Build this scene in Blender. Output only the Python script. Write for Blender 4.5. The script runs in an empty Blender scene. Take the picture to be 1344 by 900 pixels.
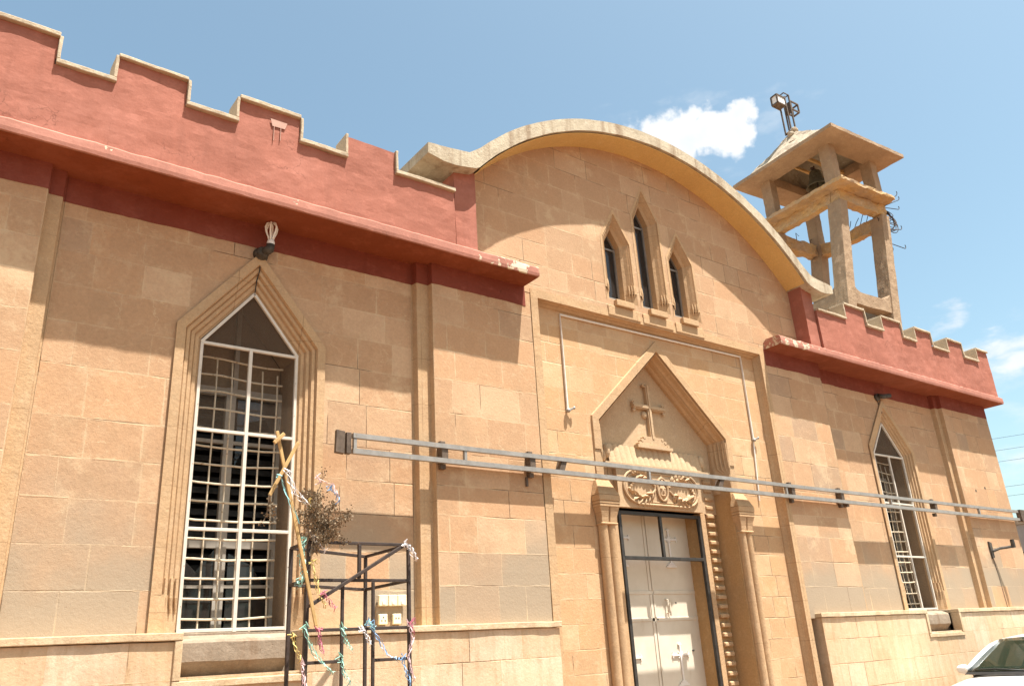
import bpy, bmesh, math, random
from mathutils import Vector, Matrix, noise
random.seed(7)
SC = bpy.context.scene
COL = SC.collection

# ------------------------------------------------------------------ camera, light, exposure
cam = bpy.data.cameras.new("camera"); camo = bpy.data.objects.new("camera", cam); COL.objects.link(camo)
cam.sensor_fit = 'HORIZONTAL'; cam.sensor_width = 36.0; cam.lens = 36.0 * 1069.908 / 1344.0
cam.clip_end = 2000
Rm = Matrix(((0.80579201, -0.16930732, -0.56748063), (-0.5894685, -0.32121953, -0.74117805), (-0.05679899, 0.93174731, -0.35863747)))
camo.matrix_world = Matrix.Translation((-7.367, -6.5, 1.6)) @ Rm.to_4x4()
SC.camera = camo
SUN = Vector((0.53, -1.0, 3.3)).normalized()
sl = bpy.data.lights.new("sun", 'SUN'); sl.energy = 5.0; sl.angle = math.radians(0.5); sl.color = (1.0, 0.965, 0.89)
so = bpy.data.objects.new("sun", sl); COL.objects.link(so); so.rotation_euler = (-SUN).to_track_quat('-Z', 'Y').to_euler()
so.location = (4, -8, 25)
SC.view_settings.view_transform = 'Standard'; SC.view_settings.look = 'None'
SC.view_settings.gamma = 1.0; SC.view_settings.use_curve_mapping = False
SC.view_settings.exposure = 1.40
SC.cycles.use_denoising = True
SC.cycles.max_bounces = 6


def world():
    w = bpy.data.worlds.new("World"); SC.world = w; w.use_nodes = True
    nt = w.node_tree; nt.nodes.clear(); N = nt.nodes.new; L = nt.links.new
    out = N('ShaderNodeOutputWorld'); bg = N('ShaderNodeBackground'); sky = N('ShaderNodeTexSky')
    sky.sky_type = 'NISHITA'; sky.sun_disc = False
    sky.sun_elevation = math.asin(SUN.z); sky.sun_rotation = math.atan2(SUN.x, SUN.y)
    sky.air_density = 1.0; sky.dust_density = 2.8; sky.ozone_density = 1.0; sky.altitude = 300
    tc = N('ShaderNodeTexCoord')

    def math_(op, a, b=None, c=None):
        m = N('ShaderNodeMath'); m.operation = op
        for i, v in enumerate((a, b, c)):
            if v is None: continue
            if isinstance(v, (int, float)): m.inputs[i].default_value = v
            else: L(v, m.inputs[i])
        return m.outputs[0]

    def dot(vec):
        m = N('ShaderNodeVectorMath'); m.operation = 'DOT_PRODUCT'; L(tc.outputs['Generated'], m.inputs[0]); m.inputs[1].default_value = vec
        return m.outputs['Value']
    # real clouds stand at fixed compass directions far away
    clouds = [((0.648, 0.515, 0.556), 0.10, 0.042, 3, .05, .22, 1.0), ((0.682, 0.485, 0.548), 0.064, 0.042, 5, .05, .2, 1.0),
              ((0.655, 0.505, 0.552), 0.17, 0.075, 8, .25, .6, .30), ((0.91, 0.33, 0.24), 0.22, 0.07, 9, .2, .6, .35),
              ((0.873, 0.37, 0.317), 0.045, 0.024, 1, .3, .5, .75), ((0.896, 0.345, 0.276), 0.08, 0.026, 2, .25, .5, .85),
              ((0.915, 0.30, 0.262), 0.12, 0.032, 4, .15, .5, .9), ((0.92, 0.36, 0.16), 0.10, 0.035, 6, .4, .5, .5)]
    tot = None
    for cdir, a, b, seed, lo, soft, gain in clouds:
        d = Vector(cdir).normalized(); t = d.cross(Vector((0, 0, 1))).normalized(); u = t.cross(d)
        x = math_('DIVIDE', dot(t), a); y = math_('DIVIDE', dot(u), b); f = dot(d)
        # flat cloud base
        r2 = math_('ADD', math_('MULTIPLY', x, x), math_('MULTIPLY', y, y))
        nz = N('ShaderNodeTexNoise'); nz.inputs['Scale'].default_value = 22; nz.inputs['Detail'].default_value = 7; nz.inputs['Roughness'].default_value = .52
        mp = N('ShaderNodeMapping'); mp.inputs['Location'].default_value = (seed * 3.1, seed, 0); mp.inputs['Scale'].default_value = (1, 1, 1.0 if seed in (3, 5) else 2.4)
        L(tc.outputs['Generated'], mp.inputs[0]); L(mp.outputs[0], nz.inputs['Vector'])
        val = math_('SUBTRACT', math_('SUBTRACT', 1.0, r2), math_('MULTIPLY', math_('SUBTRACT', nz.outputs['Fac'], .42), 3.6))
        mr = N('ShaderNodeMapRange'); mr.interpolation_type = 'SMOOTHSTEP'
        L(val, mr.inputs['Value']); mr.inputs['From Min'].default_value = lo; mr.inputs['From Max'].default_value = lo + soft * 2.2
        mr.inputs['To Max'].default_value = gain
        m = math_('MULTIPLY', mr.outputs[0], math_('GREATER_THAN', f, .5))
        tot = m if tot is None else math_('MAXIMUM', tot, m)
    n2 = N('ShaderNodeTexNoise'); n2.inputs['Scale'].default_value = 30; n2.inputs['Detail'].default_value = 5
    L(tc.outputs['Generated'], n2.inputs['Vector'])
    mixc = N('ShaderNodeMix'); mixc.data_type = 'RGBA'
    mixc.inputs[6].default_value = (3.6, 3.9, 4.25, 1); mixc.inputs[7].default_value = (5.3, 5.25, 5.15, 1)
    L(n2.outputs['Fac'], mixc.inputs[0])
    tint = N('ShaderNodeMix'); tint.data_type = 'RGBA'; tint.blend_type = 'MULTIPLY'; tint.inputs[0].default_value = 1.0
    tint.inputs[7].default_value = (1.04, 1.13, .95, 1); L(sky.outputs[0], tint.inputs[6])
    mx = N('ShaderNodeMix'); mx.data_type = 'RGBA'
    L(tot, mx.inputs[0]); L(tint.outputs[2], mx.inputs[6]); L(mixc.outputs[2], mx.inputs[7])
    L(mx.outputs[2], bg.inputs['Color']); bg.inputs['Strength'].default_value = 0.088
    L(bg.outputs[0], out.inputs[0])


world()


# ------------------------------------------------------------------ mesh helpers
class MB:
    def __init__(s):
        s.v = []; s.f = []; s.blk = {}

    def poly(s, pts, blk=None):
        i = len(s.v); s.v += [tuple(p) for p in pts]; s.f.append(tuple(range(i, i + len(pts))))
        if blk: s.blk[len(s.f) - 1] = blk
        return s

    def hexa(s, p):   # p: 4 bottom, 4 top, both counter-clockwise
        i = len(s.v); s.v += [tuple(q) for q in p]
        for f in ((3, 2, 1, 0), (4, 5, 6, 7), (0, 1, 5, 4), (1, 2, 6, 5), (2, 3, 7, 6), (3, 0, 4, 7)):
            s.f.append(tuple(i + k for k in f))
        return s

    def box(s, x0, x1, y0, y1, z0, z1):
        return s.hexa(((x0, y0, z0), (x1, y0, z0), (x1, y1, z0), (x0, y1, z0), (x0, y0, z1), (x1, y0, z1), (x1, y1, z1), (x0, y1, z1)))

    def bar(s, a, b, w, h=None, up=(0, 0, 1)):
        h = h or w; a = Vector(a); b = Vector(b); d = (b - a).normalized(); up = Vector(up)
        if abs(d.dot(up)) > .98: up = Vector((0, 1, 0))
        r = d.cross(up).normalized(); u = r.cross(d)
        q = [(-w / 2, -h / 2), (w / 2, -h / 2), (w / 2, h / 2), (-w / 2, h / 2)]
        lo = [a + r * x + u * y for x, y in q]; hi = [b + r * x + u * y for x, y in q]
        return s.hexa(lo + hi)

    def tube(s, pts, r, n=8, cap=True):
        pts = [Vector(p) for p in pts]; rs = r if isinstance(r, (list, tuple)) else [r] * len(pts)
        i0 = len(s.v); ref = None
        for k, p in enumerate(pts):
            d = (pts[min(k + 1, len(pts) - 1)] - pts[max(k - 1, 0)])
            d = d.normalized() if d.length > 1e-9 else Vector((0, 0, 1))
            if ref is None: ref = Vector((0, 0, 1)) if abs(d.z) < .9 else Vector((1, 0, 0))
            a = (ref - d * ref.dot(d)).normalized(); ref = a; b = d.cross(a)
            for j in range(n):
                t = 2 * math.pi * j / n; s.v.append(tuple(p + (a * math.cos(t) + b * math.sin(t)) * rs[k]))
        for k in range(len(pts) - 1):
            for j in range(n):
                a = i0 + k * n + j; b = i0 + k * n + (j + 1) % n
                s.f.append((a, b, b + n, a + n))
        if cap:
            s.f.append(tuple(i0 + j for j in range(n))[::-1]); s.f.append(tuple(i0 + (len(pts) - 1) * n + j for j in range(n)))
        return s

    def lathe(s, c, prof, n=16):   # prof: (r, z)
        i0 = len(s.v)
        for r, z in prof:
            for j in range(n):
                t = 2 * math.pi * j / n; s.v.append((c[0] + r * math.cos(t), c[1] + r * math.sin(t), c[2] + z))
        for k in range(len(prof) - 1):
            for j in range(n):
                a = i0 + k * n + j; b = i0 + k * n + (j + 1) % n
                s.f.append((a, b, b + n, a + n))
        return s

    def prism(s, pts, y0, y1):    # polygon in (x, z), seen from -y counter-clockwise
        i = len(s.v); n = len(pts)
        s.v += [(x, y0, z) for x, z in pts] + [(x, y1, z) for x, z in pts]
        s.f.append(tuple(range(i, i + n))); s.f.append(tuple(range(i + 2 * n - 1, i + n - 1, -1)))
        for k in range(n):
            a = i + k; b = i + (k + 1) % n; s.f.append((b, a, a + n, b + n))
        return s

    def loft(s, rings, close=False):
        i0 = len(s.v); n = len(rings[0])
        for r in rings: s.v += [tuple(p) for p in r]
        for k in range(len(rings) - 1):
            for j in range(n if close else n - 1):
                a = i0 + k * n + j; b = i0 + k * n + (j + 1) % n
                s.f.append((a, b, b + n, a + n))
        return s

    def lump(s, c, rx, ry, rz, seg=8, ring=5, rot=0.0, axis='y'):
        i0 = len(s.v); c = Vector(c); M = Matrix.Rotation(rot, 3, axis.upper())
        for i in range(ring + 1):
            ph = math.pi * i / ring
            for j in range(seg):
                th = 2 * math.pi * j / seg
                p = Vector((rx * math.sin(ph) * math.cos(th), ry * math.sin(ph) * math.sin(th), rz * math.cos(ph)))
                s.v.append(tuple(c + M @ p))
        for i in range(ring):
            for j in range(seg):
                a = i0 + i * seg + j; b = i0 + i * seg + (j + 1) % seg
                s.f.append((a, b, b + seg, a + seg))
        return s

    def build_each(s, name, mat, parent=None, **kw):
        """one object for each connected piece"""
        key = {}; par = list(range(len(s.v)))

        def find(a):
            while par[a] != a: par[a] = par[par[a]]; a = par[a]
            return a
        for i, p in enumerate(s.v):
            k = tuple(round(c, 4) for c in p)
            if k in key: par[find(i)] = find(key[k])
            else: key[k] = i
        for f in s.f:
            for a in f[1:]: par[find(a)] = find(f[0])
        groups = {}
        for n_, f in enumerate(s.f): groups.setdefault(find(f[0]), []).append(n_)
        out = []
        for fs in groups.values():
            m = MB(); mp = {}
            for n_ in fs:
                idx = []
                for a in s.f[n_]:
                    if a not in mp: mp[a] = len(m.v); m.v.append(s.v[a])
                    idx.append(mp[a])
                m.f.append(tuple(idx))
                if n_ in s.blk: m.blk[len(m.f) - 1] = s.blk[n_]
            out.append(m.build(name, mat, parent, **kw))
        return out

    def build(s, name, mat, parent=None, smooth=False, bevel=0.0, rough=None, seg=2):
        me = bpy.data.meshes.new(name); me.from_pydata(s.v, [], s.f); me.update()
        if s.blk:
            uvw = me.attributes.new('uvw', 'FLOAT_VECTOR', 'CORNER'); dim = me.attributes.new('dim', 'FLOAT_VECTOR', 'CORNER')
            for p in me.polygons:
                b = s.blk.get(p.index)
                for li in p.loop_indices:
                    if b:
                        uvw.data[li].vector = b[0][li - p.loop_start]; dim.data[li].vector = b[1]
                    else:
                        uvw.data[li].vector = (.5, .5, .5); dim.data[li].vector = (1, 1, .5)
        if rough:
            cuts, amp, sc = rough[:3]
            bm = bmesh.new(); bm.from_mesh(me); bmesh.ops.remove_doubles(bm, verts=bm.verts, dist=1e-4)
            mx = rough[3] if len(rough) > 3 else .12
            for _ in range(cuts):
                es = [e for e in bm.edges if e.calc_length() > mx]
                if not es: break
                bmesh.ops.subdivide_edges(bm, edges=es, cuts=1, use_grid_fill=True)
            for v in bm.verts:
                o = noise.noise_vector(v.co * sc) * amp + noise.noise_vector(v.co * sc * 3.7) * amp * .5
                v.co += o
            bm.to_mesh(me); bm.free()
        me.materials.append(mat)
        if smooth:
            me.polygons.foreach_set('use_smooth', [True] * len(me.polygons))
        o = bpy.data.objects.new(name, me); COL.objects.link(o)
        if parent: o.parent = parent
        if bevel:
            md = o.modifiers.new('bevel', 'BEVEL'); md.width = bevel; md.segments = seg; md.limit_method = 'ANGLE'; md.angle_limit = math.radians(35)
            md.harden_normals = False
        return o


def empty(name, loc=(0, 0, 0), rz=0.0, parent=None):
    o = bpy.data.objects.new(name, None); COL.objects.link(o); o.location = loc; o.rotation_euler = (0, 0, rz); o.empty_display_size = .2
    if parent: o.parent = parent
    return o


def tag(o, label=None, cat=None, group=None, kind=None):
    if label: o['label'] = label
    if cat: o['category'] = cat
    if group: o['group'] = group
    if kind: o['kind'] = kind
    return o


# ------------------------------------------------------------------ materials
class NT:
    def __init__(s, name):
        m = bpy.data.materials.new(name); m.use_nodes = True; s.m = m; s.nt = m.node_tree
        s.b = s.nt.nodes['Principled BSDF']; s.tc = s.nt.nodes.new('ShaderNodeTexCoord'); s.obj = s.tc.outputs['Object']
        s.geo = s.nt.nodes.new('ShaderNodeNewGeometry'); s.pos = s.geo.outputs['Position']

    def n(s, t): return s.nt.nodes.new(t)

    def set(s, inp, v):
        if hasattr(v, 'is_output') or isinstance(v, bpy.types.NodeSocket): s.nt.links.new(v, inp)
        else: inp.default_value = v

    def math(s, op, a, b=0.0, c=None, clamp=False):
        m = s.n('ShaderNodeMath'); m.operation = op; m.use_clamp = clamp
        s.set(m.inputs[0], a); s.set(m.inputs[1], b)
        if c is not None: s.set(m.inputs[2], c)
        return m.outputs[0]

    def noise(s, scale, detail=5, rough=.55, vec=None, stretch=None, off=(0, 0, 0), dist=0.0):
        t = s.n('ShaderNodeTexNoise'); t.inputs['Scale'].default_value = scale; t.inputs['Detail'].default_value = detail
        t.inputs['Roughness'].default_value = rough; t.inputs['Distortion'].default_value = dist
        v = vec or s.pos
        if stretch or off != (0, 0, 0):
            mp = s.n('ShaderNodeMapping'); mp.inputs['Scale'].default_value = stretch or (1, 1, 1); mp.inputs['Location'].default_value = off
            s.nt.links.new(v, mp.inputs[0]); v = mp.outputs[0]
        s.nt.links.new(v, t.inputs['Vector']); return t.outputs['Fac']

    def ramp(s, fac, lo, hi, a=0.0, b=1.0, smooth=True):
        m = s.n('ShaderNodeMapRange'); m.interpolation_type = 'SMOOTHSTEP' if smooth else 'LINEAR'
        s.set(m.inputs['Value'], fac); s.set(m.inputs['From Min'], lo); s.set(m.inputs['From Max'], hi)
        m.inputs['To Min'].default_value = a; m.inputs['To Max'].default_value = b
        return m.outputs[0]

    def mix(s, fac, a, b, mode='MIX'):
        m = s.n('ShaderNodeMix'); m.data_type = 'RGBA'; m.blend_type = mode
        s.set(m.inputs[0], fac)
        for i, v in ((6, a), (7, b)):
            if isinstance(v, tuple): m.inputs[i].default_value = (v + (1,))[:4]
            else: s.nt.links.new(v, m.inputs[i])
        return m.outputs[2]

    def tinted(s, c, t):
        m = s.n('ShaderNodeVectorMath'); m.operation = 'MULTIPLY'; s.nt.links.new(c, m.inputs[0]); m.inputs[1].default_value = t
        return m.outputs[0]

    def sep(s, v):
        x = s.n('ShaderNodeSeparateXYZ'); s.nt.links.new(v, x.inputs[0]); return x.outputs

    def bump(s, h, dist=.01, strength=1.0):
        b = s.n('ShaderNodeBump'); b.inputs['Distance'].default_value = dist; b.inputs['Strength'].default_value = strength
        s.set(b.inputs['Height'], h); s.nt.links.new(b.outputs[0], s.b.inputs['Normal'])

    def fin(s, color, rough=.85, spec=.2, metal=0.0):
        s.set(s.b.inputs['Base Color'], color if not isinstance(color, tuple) else (color + (1,))[:4])
        s.set(s.b.inputs['Roughness'], rough); s.b.inputs['Specular IOR Level'].default_value = spec
        s.b.inputs['Metallic'].default_value = metal
        return s.m


def stone_mat(name, cols, mortar=(.585, .43, .275), mort=.008, grey=0.0, streak=0.0):
    """ashlar: colour by block (attribute), irregular light mortar smears, scratches, pits"""
    k = NT(name)
    a = k.n('ShaderNodeAttribute'); a.attribute_name = 'uvw'; d = k.n('ShaderNodeAttribute'); d.attribute_name = 'dim'
    U, V, RND = k.sep(a.outputs['Vector']); Wd, Hd, RN2 = k.sep(d.outputs['Vector'])
    wob = k.math('MULTIPLY', k.math('SUBTRACT', k.noise(9, 4), .5), .012)
    wob2 = k.math('MULTIPLY', k.math('SUBTRACT', k.noise(45, 4), .5), .011)
    dx = k.math('MINIMUM', U, k.math('SUBTRACT', Wd, U)); dz = k.math('MINIMUM', V, k.math('SUBTRACT', Hd, V))
    ed = k.math('ADD', k.math('MINIMUM', dx, dz), k.math('ADD', wob, wob2))
    th = k.ramp(k.noise(1.7, 3, off=(5, 3, 1)), .28, .66, .0, mort)
    mm = k.math('SUBTRACT', 1.0, k.ramp(ed, k.math('SUBTRACT', th, .003), k.math('ADD', th, .004)))
    edr = k.math('ADD', k.math('MINIMUM', dx, dz), k.math('MULTIPLY', wob2, .4))
    crack = k.math('MULTIPLY', k.math('SUBTRACT', 1.0, k.ramp(edr, .001, .0045)), k.ramp(k.noise(1.3, 2, off=(9, 1, 4)), .52, .58))
    # block colours
    c = k.mix(k.ramp(RND, 0, 1, smooth=False), cols[0], cols[1])
    c = k.mix(k.ramp(RN2, .62, .9), c, cols[2])
    c = k.mix(k.math('MULTIPLY', k.ramp(RN2, .20, .0), .8), c, cols[3])
    # soft clouding across blocks, small grain
    c = k.mix(k.ramp(k.noise(2.1, 6, .62), .38, .7), c, k.mix(.6, c, cols[1]))
    c = k.mix(k.ramp(k.noise(7.0, 6, .65, off=(2, 2, 2)), .47, .75, 0, .45), c, cols[2])
    br = k.math('ADD', k.ramp(k.noise(38, 8, .7), .25, .75, .755, .965, False), k.ramp(k.noise(240, 3, .6), .3, .7, -.04, .04, False))
    vm = k.n('ShaderNodeVectorMath'); vm.operation = 'SCALE'; k.nt.links.new(c, vm.inputs[0]); k.set(vm.inputs['Scale'], br); c = k.tinted(vm.outputs[0], (1.15, 1.135, 1.18))
    # thin lime scratches and veins
    vn = k.n('ShaderNodeTexVoronoi'); vn.feature = 'DISTANCE_TO_EDGE'; vn.inputs['Scale'].default_value = 2.3
    mp = k.n('ShaderNodeMapping'); mp.inputs['Scale'].default_value = (1, 1, 1.6); mp.inputs['Rotation'].default_value = (0, .5, 0)
    nd = k.n('ShaderNodeTexNoise'); nd.inputs['Scale'].default_value = 6; nd.inputs['Detail'].default_value = 6
    k.nt.links.new(k.pos, nd.inputs['Vector']); av = k.n('ShaderNodeVectorMath'); av.operation = 'MULTIPLY_ADD'
    k.nt.links.new(nd.outputs['Color'], av.inputs[0]); av.inputs[1].default_value = (.35, .35, .35); k.nt.links.new(k.pos, av.inputs[2])
    k.nt.links.new(av.outputs[0], mp.inputs[0]); k.nt.links.new(mp.outputs[0], vn.inputs['Vector'])
    vein = k.math('MULTIPLY', k.ramp(vn.outputs['Distance'], .012, .002), k.ramp(k.noise(1.9, 5, .7, off=(4, 7, 2)), .50, .60))
    c = k.mix(k.math('MULTIPLY', vein, .55), c, mortar)
    sm = k.ramp(k.math('ADD', k.noise(13, 9, .78, off=(6, 2, 8)), k.ramp(ed, .10, .0, 0, .13)), .60, .72)
    c = k.mix(k.math('MULTIPLY', sm, .30), c, tuple(v * .92 for v in mortar))
    spk = k.ramp(k.noise(26, 7, .75, off=(1, 5, 3)), .66, .74)
    c = k.mix(k.math('MULTIPLY', spk, .35), c, mortar)
    dirt = k.ramp(k.noise(.9, 8, .7, off=(7, 1, 2)), .50, .72)
    c = k.mix(k.math('MULTIPLY', dirt, .42), c, (.31, .21, .125))
    lite = k.ramp(k.noise(1.6, 9, .76, off=(1, 8, 5)), .54, .66)
    c = k.mix(k.math('MULTIPLY', lite, .48), c, (.60, .44, .28))
    if streak:
        st = k.ramp(k.noise(13, 6, .65, stretch=(1, 1, .09), off=(3, 0, 0)), .45, .7)
        c = k.mix(k.math('MULTIPLY', st, streak), c, (.33, .19, .09))
        st2 = k.ramp(k.noise(11, 6, .65, stretch=(1, 1, .12), off=(8, 0, 0)), .5, .72)
        c = k.mix(k.math('MULTIPLY', st2, streak * .9), c, (.62, .52, .38))
    if grey:
        _, _, Z = k.sep(k.pos)
        zz = k.math('ADD', Z, k.math('MULTIPLY', k.math('SUBTRACT', k.noise(1.1, 4), .5), 1.6))
        g = k.math('MULTIPLY', k.ramp(zz, 3.0, 2.3), k.ramp(RND, .15, .45))
        c = k.mix(k.math('MULTIPLY', g, grey), c, (.34, .262, .185))
    pit = k.ramp(k.noise(75, 2, .5, off=(0, 3, 9)), .73, .80)
    c = k.mix(k.math('MULTIPLY', pit, .5), c, (.22, .12, .06))
    c = k.mix(k.math('MULTIPLY', mm, k.ramp(k.noise(3.1, 3, off=(2, 9, 5)), .35, .65, .15, .55)), c, mortar)
    c = k.mix(k.math('MULTIPLY', crack, .85), c, (.12, .07, .04))
    h = k.math('ADD', k.math('MULTIPLY', k.noise(38, 8, .7), .5), k.math('MULTIPLY', k.noise(6, 4, .6), .6))
    h = k.math('ADD', h, k.math('MULTIPLY', k.noise(190, 3, .6), .18))
    h = k.math('SUBTRACT', h, k.math('MULTIPLY', crack, 1.2)); h = k.math('SUBTRACT', h, k.math('MULTIPLY', pit, .35))
    h = k.math('ADD', h, k.math('MULTIPLY', mm, k.ramp(k.noise(2.2, 2, off=(7, 7, 0)), .35, .65, -.35, .25)))
    h = k.math('ADD', h, k.math('MULTIPLY', RN2, .35))
    k.bump(h, .010, .6)
    return k.fin(c, .93, .12)


def plain_stone(name, c1, c2, c3, bump=.008, streak=0.0, fine=1.0, joints=False, tint=(1.09, 1.10, 1.14)):
    k = NT(name)
    c = k.mix(k.ramp(k.noise(2.4, 6, .6), .3, .7), c1, c2)
    c = k.mix(k.ramp(k.noise(9, 6, .7, off=(3, 1, 0)), .5, .75, 0, .7), c, c3)
    br = k.math('ADD', k.ramp(k.noise(45, 8, .7), .25, .75, .74, 1.02, False), k.ramp(k.noise(230, 2), .3, .7, -.06, .06, False))
    vm = k.n('ShaderNodeVectorMath'); vm.operation = 'SCALE'; k.nt.links.new(c, vm.inputs[0]); k.set(vm.inputs['Scale'], br); c = k.tinted(vm.outputs[0], tint)
    if streak:
        st = k.ramp(k.noise(7, 5, .6, stretch=(1, 1, .08)), .46, .7)
        c = k.mix(k.math('MULTIPLY', st, streak), c, (.2, .12, .07))
    if joints:
        X, Y_, Z = k.sep(k.pos)
        for ax, per, o_ in ((Z, .47, .13), (X, .61, .2)):
            f = k.math('FRACT', k.math('ADD', k.math('DIVIDE', k.math('ADD', ax, k.math('MULTIPLY', k.math('SUBTRACT', k.noise(20, 3), .5), .012)), per), o_))
            ln = k.math('MULTIPLY', k.ramp(k.math('ABSOLUTE', k.math('SUBTRACT', f, .5)), .010, .004), k.ramp(k.noise(1.7, 2, off=(3, 3, 3)), .4, .6, .15, .7))
            c = k.mix(ln, c, (.28, .17, .09))
        dirt = k.ramp(k.noise(1.3, 8, .7, off=(7, 1, 2)), .48, .72)
        c = k.mix(k.math('MULTIPLY', dirt, .4), c, (.32, .21, .12))
    pit = k.ramp(k.noise(60, 3, .5, off=(0, 3, 9)), .70, .77)
    c = k.mix(k.math('MULTIPLY', pit, .5 * fine), c, (.2, .12, .07))
    h = k.math('ADD', k.math('MULTIPLY', k.noise(40, 8, .7), .6), k.math('SUBTRACT', k.noise(7, 4), k.math('MULTIPLY', pit, .5)))
    k.bump(h, bump, .8)
    return k.fin(c, .93, .12)


def red_mat(name, base, wear=0.0):
    k = NT(name)
    c = k.mix(k.ramp(k.noise(1.6, 6, .6), .3, .7), base, tuple(v * .86 for v in base))
    c = k.mix(k.ramp(k.noise(6, 7, .7, stretch=(1, 1, 1.7), off=(1, 2, 3)), .5, .72, 0, .55), c, tuple(min(1, v * 1.28 + .02) for v in base))
    br = k.ramp(k.noise(50, 6, .7), .25, .75, .90, 1.1, False)
    vm = k.n('ShaderNodeVectorMath'); vm.operation = 'SCALE'; k.nt.links.new(c, vm.inputs[0]); k.set(vm.inputs['Scale'], br); c = vm.outputs[0]
    st = k.ramp(k.noise(8, 4, .6, stretch=(1, 1, .10), off=(4, 0, 0)), .5, .72, 0, .5)
    c = k.mix(st, c, tuple(v * .75 for v in base))
    fade = k.ramp(k.noise(1.1, 7, .7, off=(9, 3, 3)), .48, .70, 0, .45)
    c = k.mix(fade, c, tuple(min(1, v * 1.2 + .035) for v in base))
    vn = k.n('ShaderNodeTexVoronoi'); vn.feature = 'DISTANCE_TO_EDGE'; vn.inputs['Scale'].default_value = 1.5
    nd = k.n('ShaderNodeTexNoise'); nd.inputs['Scale'].default_value = 5; nd.inputs['Detail'].default_value = 6; k.nt.links.new(k.pos, nd.inputs['Vector'])
    av = k.n('ShaderNodeVectorMath'); av.operation = 'MULTIPLY_ADD'; k.nt.links.new(nd.outputs['Color'], av.inputs[0]); av.inputs[1].default_value = (.4, .4, .4); k.nt.links.new(k.pos, av.inputs[2]); k.nt.links.new(av.outputs[0], vn.inputs['Vector'])
    ck = k.math('MULTIPLY', k.ramp(vn.outputs['Distance'], .007, .002), k.ramp(k.noise(1.2, 3, off=(2, 2, 2)), .52, .6))
    c = k.mix(k.math('MULTIPLY', ck, .6), c, tuple(v * .45 for v in base))
    h = k.math('ADD', k.math('MULTIPLY', k.noise(30, 6, .7), .35), k.noise(4.5, 4, .55, stretch=(1, 1, 1.8), dist=.25))
    if wear:
        X, Y, Z = k.sep(k.pos)
        near = k.math('ADD', k.ramp(X, -3.6, -2.4), 0.0)
        near = k.math('MULTIPLY', near, k.ramp(X, 3.6, 2.3)); near = k.math('ADD', k.math('MULTIPLY', near, .165), k.math('MULTIPLY', k.ramp(X, 9, 1.5), .03))
        pv = k.math('ADD', k.noise(7.5, 7, .68, off=(3, 0, 2)), near)
        p = k.ramp(pv, .70, .72)
        ed = k.ramp(pv, .685, .70)
        c = k.mix(k.math('MULTIPLY', ed, .5), c, tuple(v * .6 for v in base))
        c = k.mix(k.math('MULTIPLY', p, .95), c, (.62, .52, .38))
        h = k.math('SUBTRACT', h, k.math('MULTIPLY', p, .5))
    k.bump(h, .010, .45)
    return k.fin(c, .85, .2)


def simple(name, col, rough=.6, var=.15, spec=.3, metal=0.0, rust=0.0, rustcol=(.16, .07, .03), sc=18, bump=0.0):
    k = NT(name)
    c = k.mix(k.ramp(k.noise(sc, 6, .65), .3, .7), tuple(v * (1 + var) for v in col), tuple(v * (1 - var) for v in col))
    if rust:
        r = k.ramp(k.noise(sc * 1.3, 7, .7, off=(2, 7, 1)), .68 - rust * .25, .76 - rust * .22)
        c = k.mix(k.math('MULTIPLY', r, .9), c, rustcol)
    if bump: k.bump(k.noise(sc * 4, 6, .7), bump, .7)
    return k.fin(c, rough, spec, metal)


C_OR = (.49, .295, .160); C_TAN = (.425, .265, .150); C_PALE = (.54, .36, .215); C_GREY = (.37, .262, .172); C_DEEP = (.46, .265, .125)
M = {}
M['stone'] = stone_mat('ashlar_stone', (C_OR, C_TAN, C_PALE, C_GREY), grey=1.0)
M['stone_centre'] = stone_mat('honey_ashlar', ((.52, .32, .16), (.485, .30, .16), (.56, .375, .21), (.49, .32, .175)), mort=.008)
M['stone_gable'] = stone_mat('gable_ashlar', ((.465, .282, .155), (.43, .265, .15), (.50, .33, .195), (.43, .285, .17)), mort=.007)
M['stone_plinth'] = stone_mat('plinth_stone', ((.60, .425, .265), (.56, .385, .23), (.66, .50, .34), (.52, .345, .19)), mortar=(.46, .29, .15), mort=.004, streak=.30)
M['trim'] = plain_stone('carved_stone', (.50, .32, .172), (.455, .297, .168), (.55, .39, .235), joints=True)
M['relief'] = plain_stone('relief_stone', (.50, .345, .205), (.455, .31, .185), (.55, .405, .26), bump=.006)
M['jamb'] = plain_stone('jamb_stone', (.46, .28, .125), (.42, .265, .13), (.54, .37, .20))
M['sill'] = plain_stone('grey_sill_stone', (.32, .245, .175), (.26, .195, .135), (.42, .335, .25), streak=.55)
M['ledge'] = plain_stone('ledge_stone', (.58, .44, .28), (.52, .36, .21), (.66, .53, .37), streak=.25)
M['coping'] = plain_stone('coping_mortar', (.52, .42, .29), (.45, .35, .24), (.33, .25, .17), bump=.012)
M['concrete'] = plain_stone('weathered_concrete', (.46, .375, .27), (.37, .295, .21), (.54, .455, .345), bump=.016, streak=.35)
M['rim'] = plain_stone('cream_rim_concrete', (.50, .42, .30), (.42, .345, .24), (.57, .49, .37), bump=.012, streak=.6)
M['tower'] = plain_stone('tower_concrete', (.40, .275, .17), (.32, .215, .135), (.46, .33, .215), bump=.025, streak=.15)
M['broken'] = plain_stone('broken_concrete', (.55, .34, .14), (.42, .29, .18), (.55, .45, .33), bump=.03)
M['ochre'] = plain_stone('ochre_soffit_paint', (.64, .43, .165), (.59, .385, .15), (.66, .47, .21), bump=.005, fine=.4)
M['red'] = red_mat('red_render', (.345, .125, .084))
M['red_worn'] = red_mat('worn_red_render', (.38, .16, .115), wear=1)
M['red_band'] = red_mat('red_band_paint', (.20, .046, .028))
M['red_soffit'] = red_mat('red_soffit_paint', (.225, .056, .022))
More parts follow.
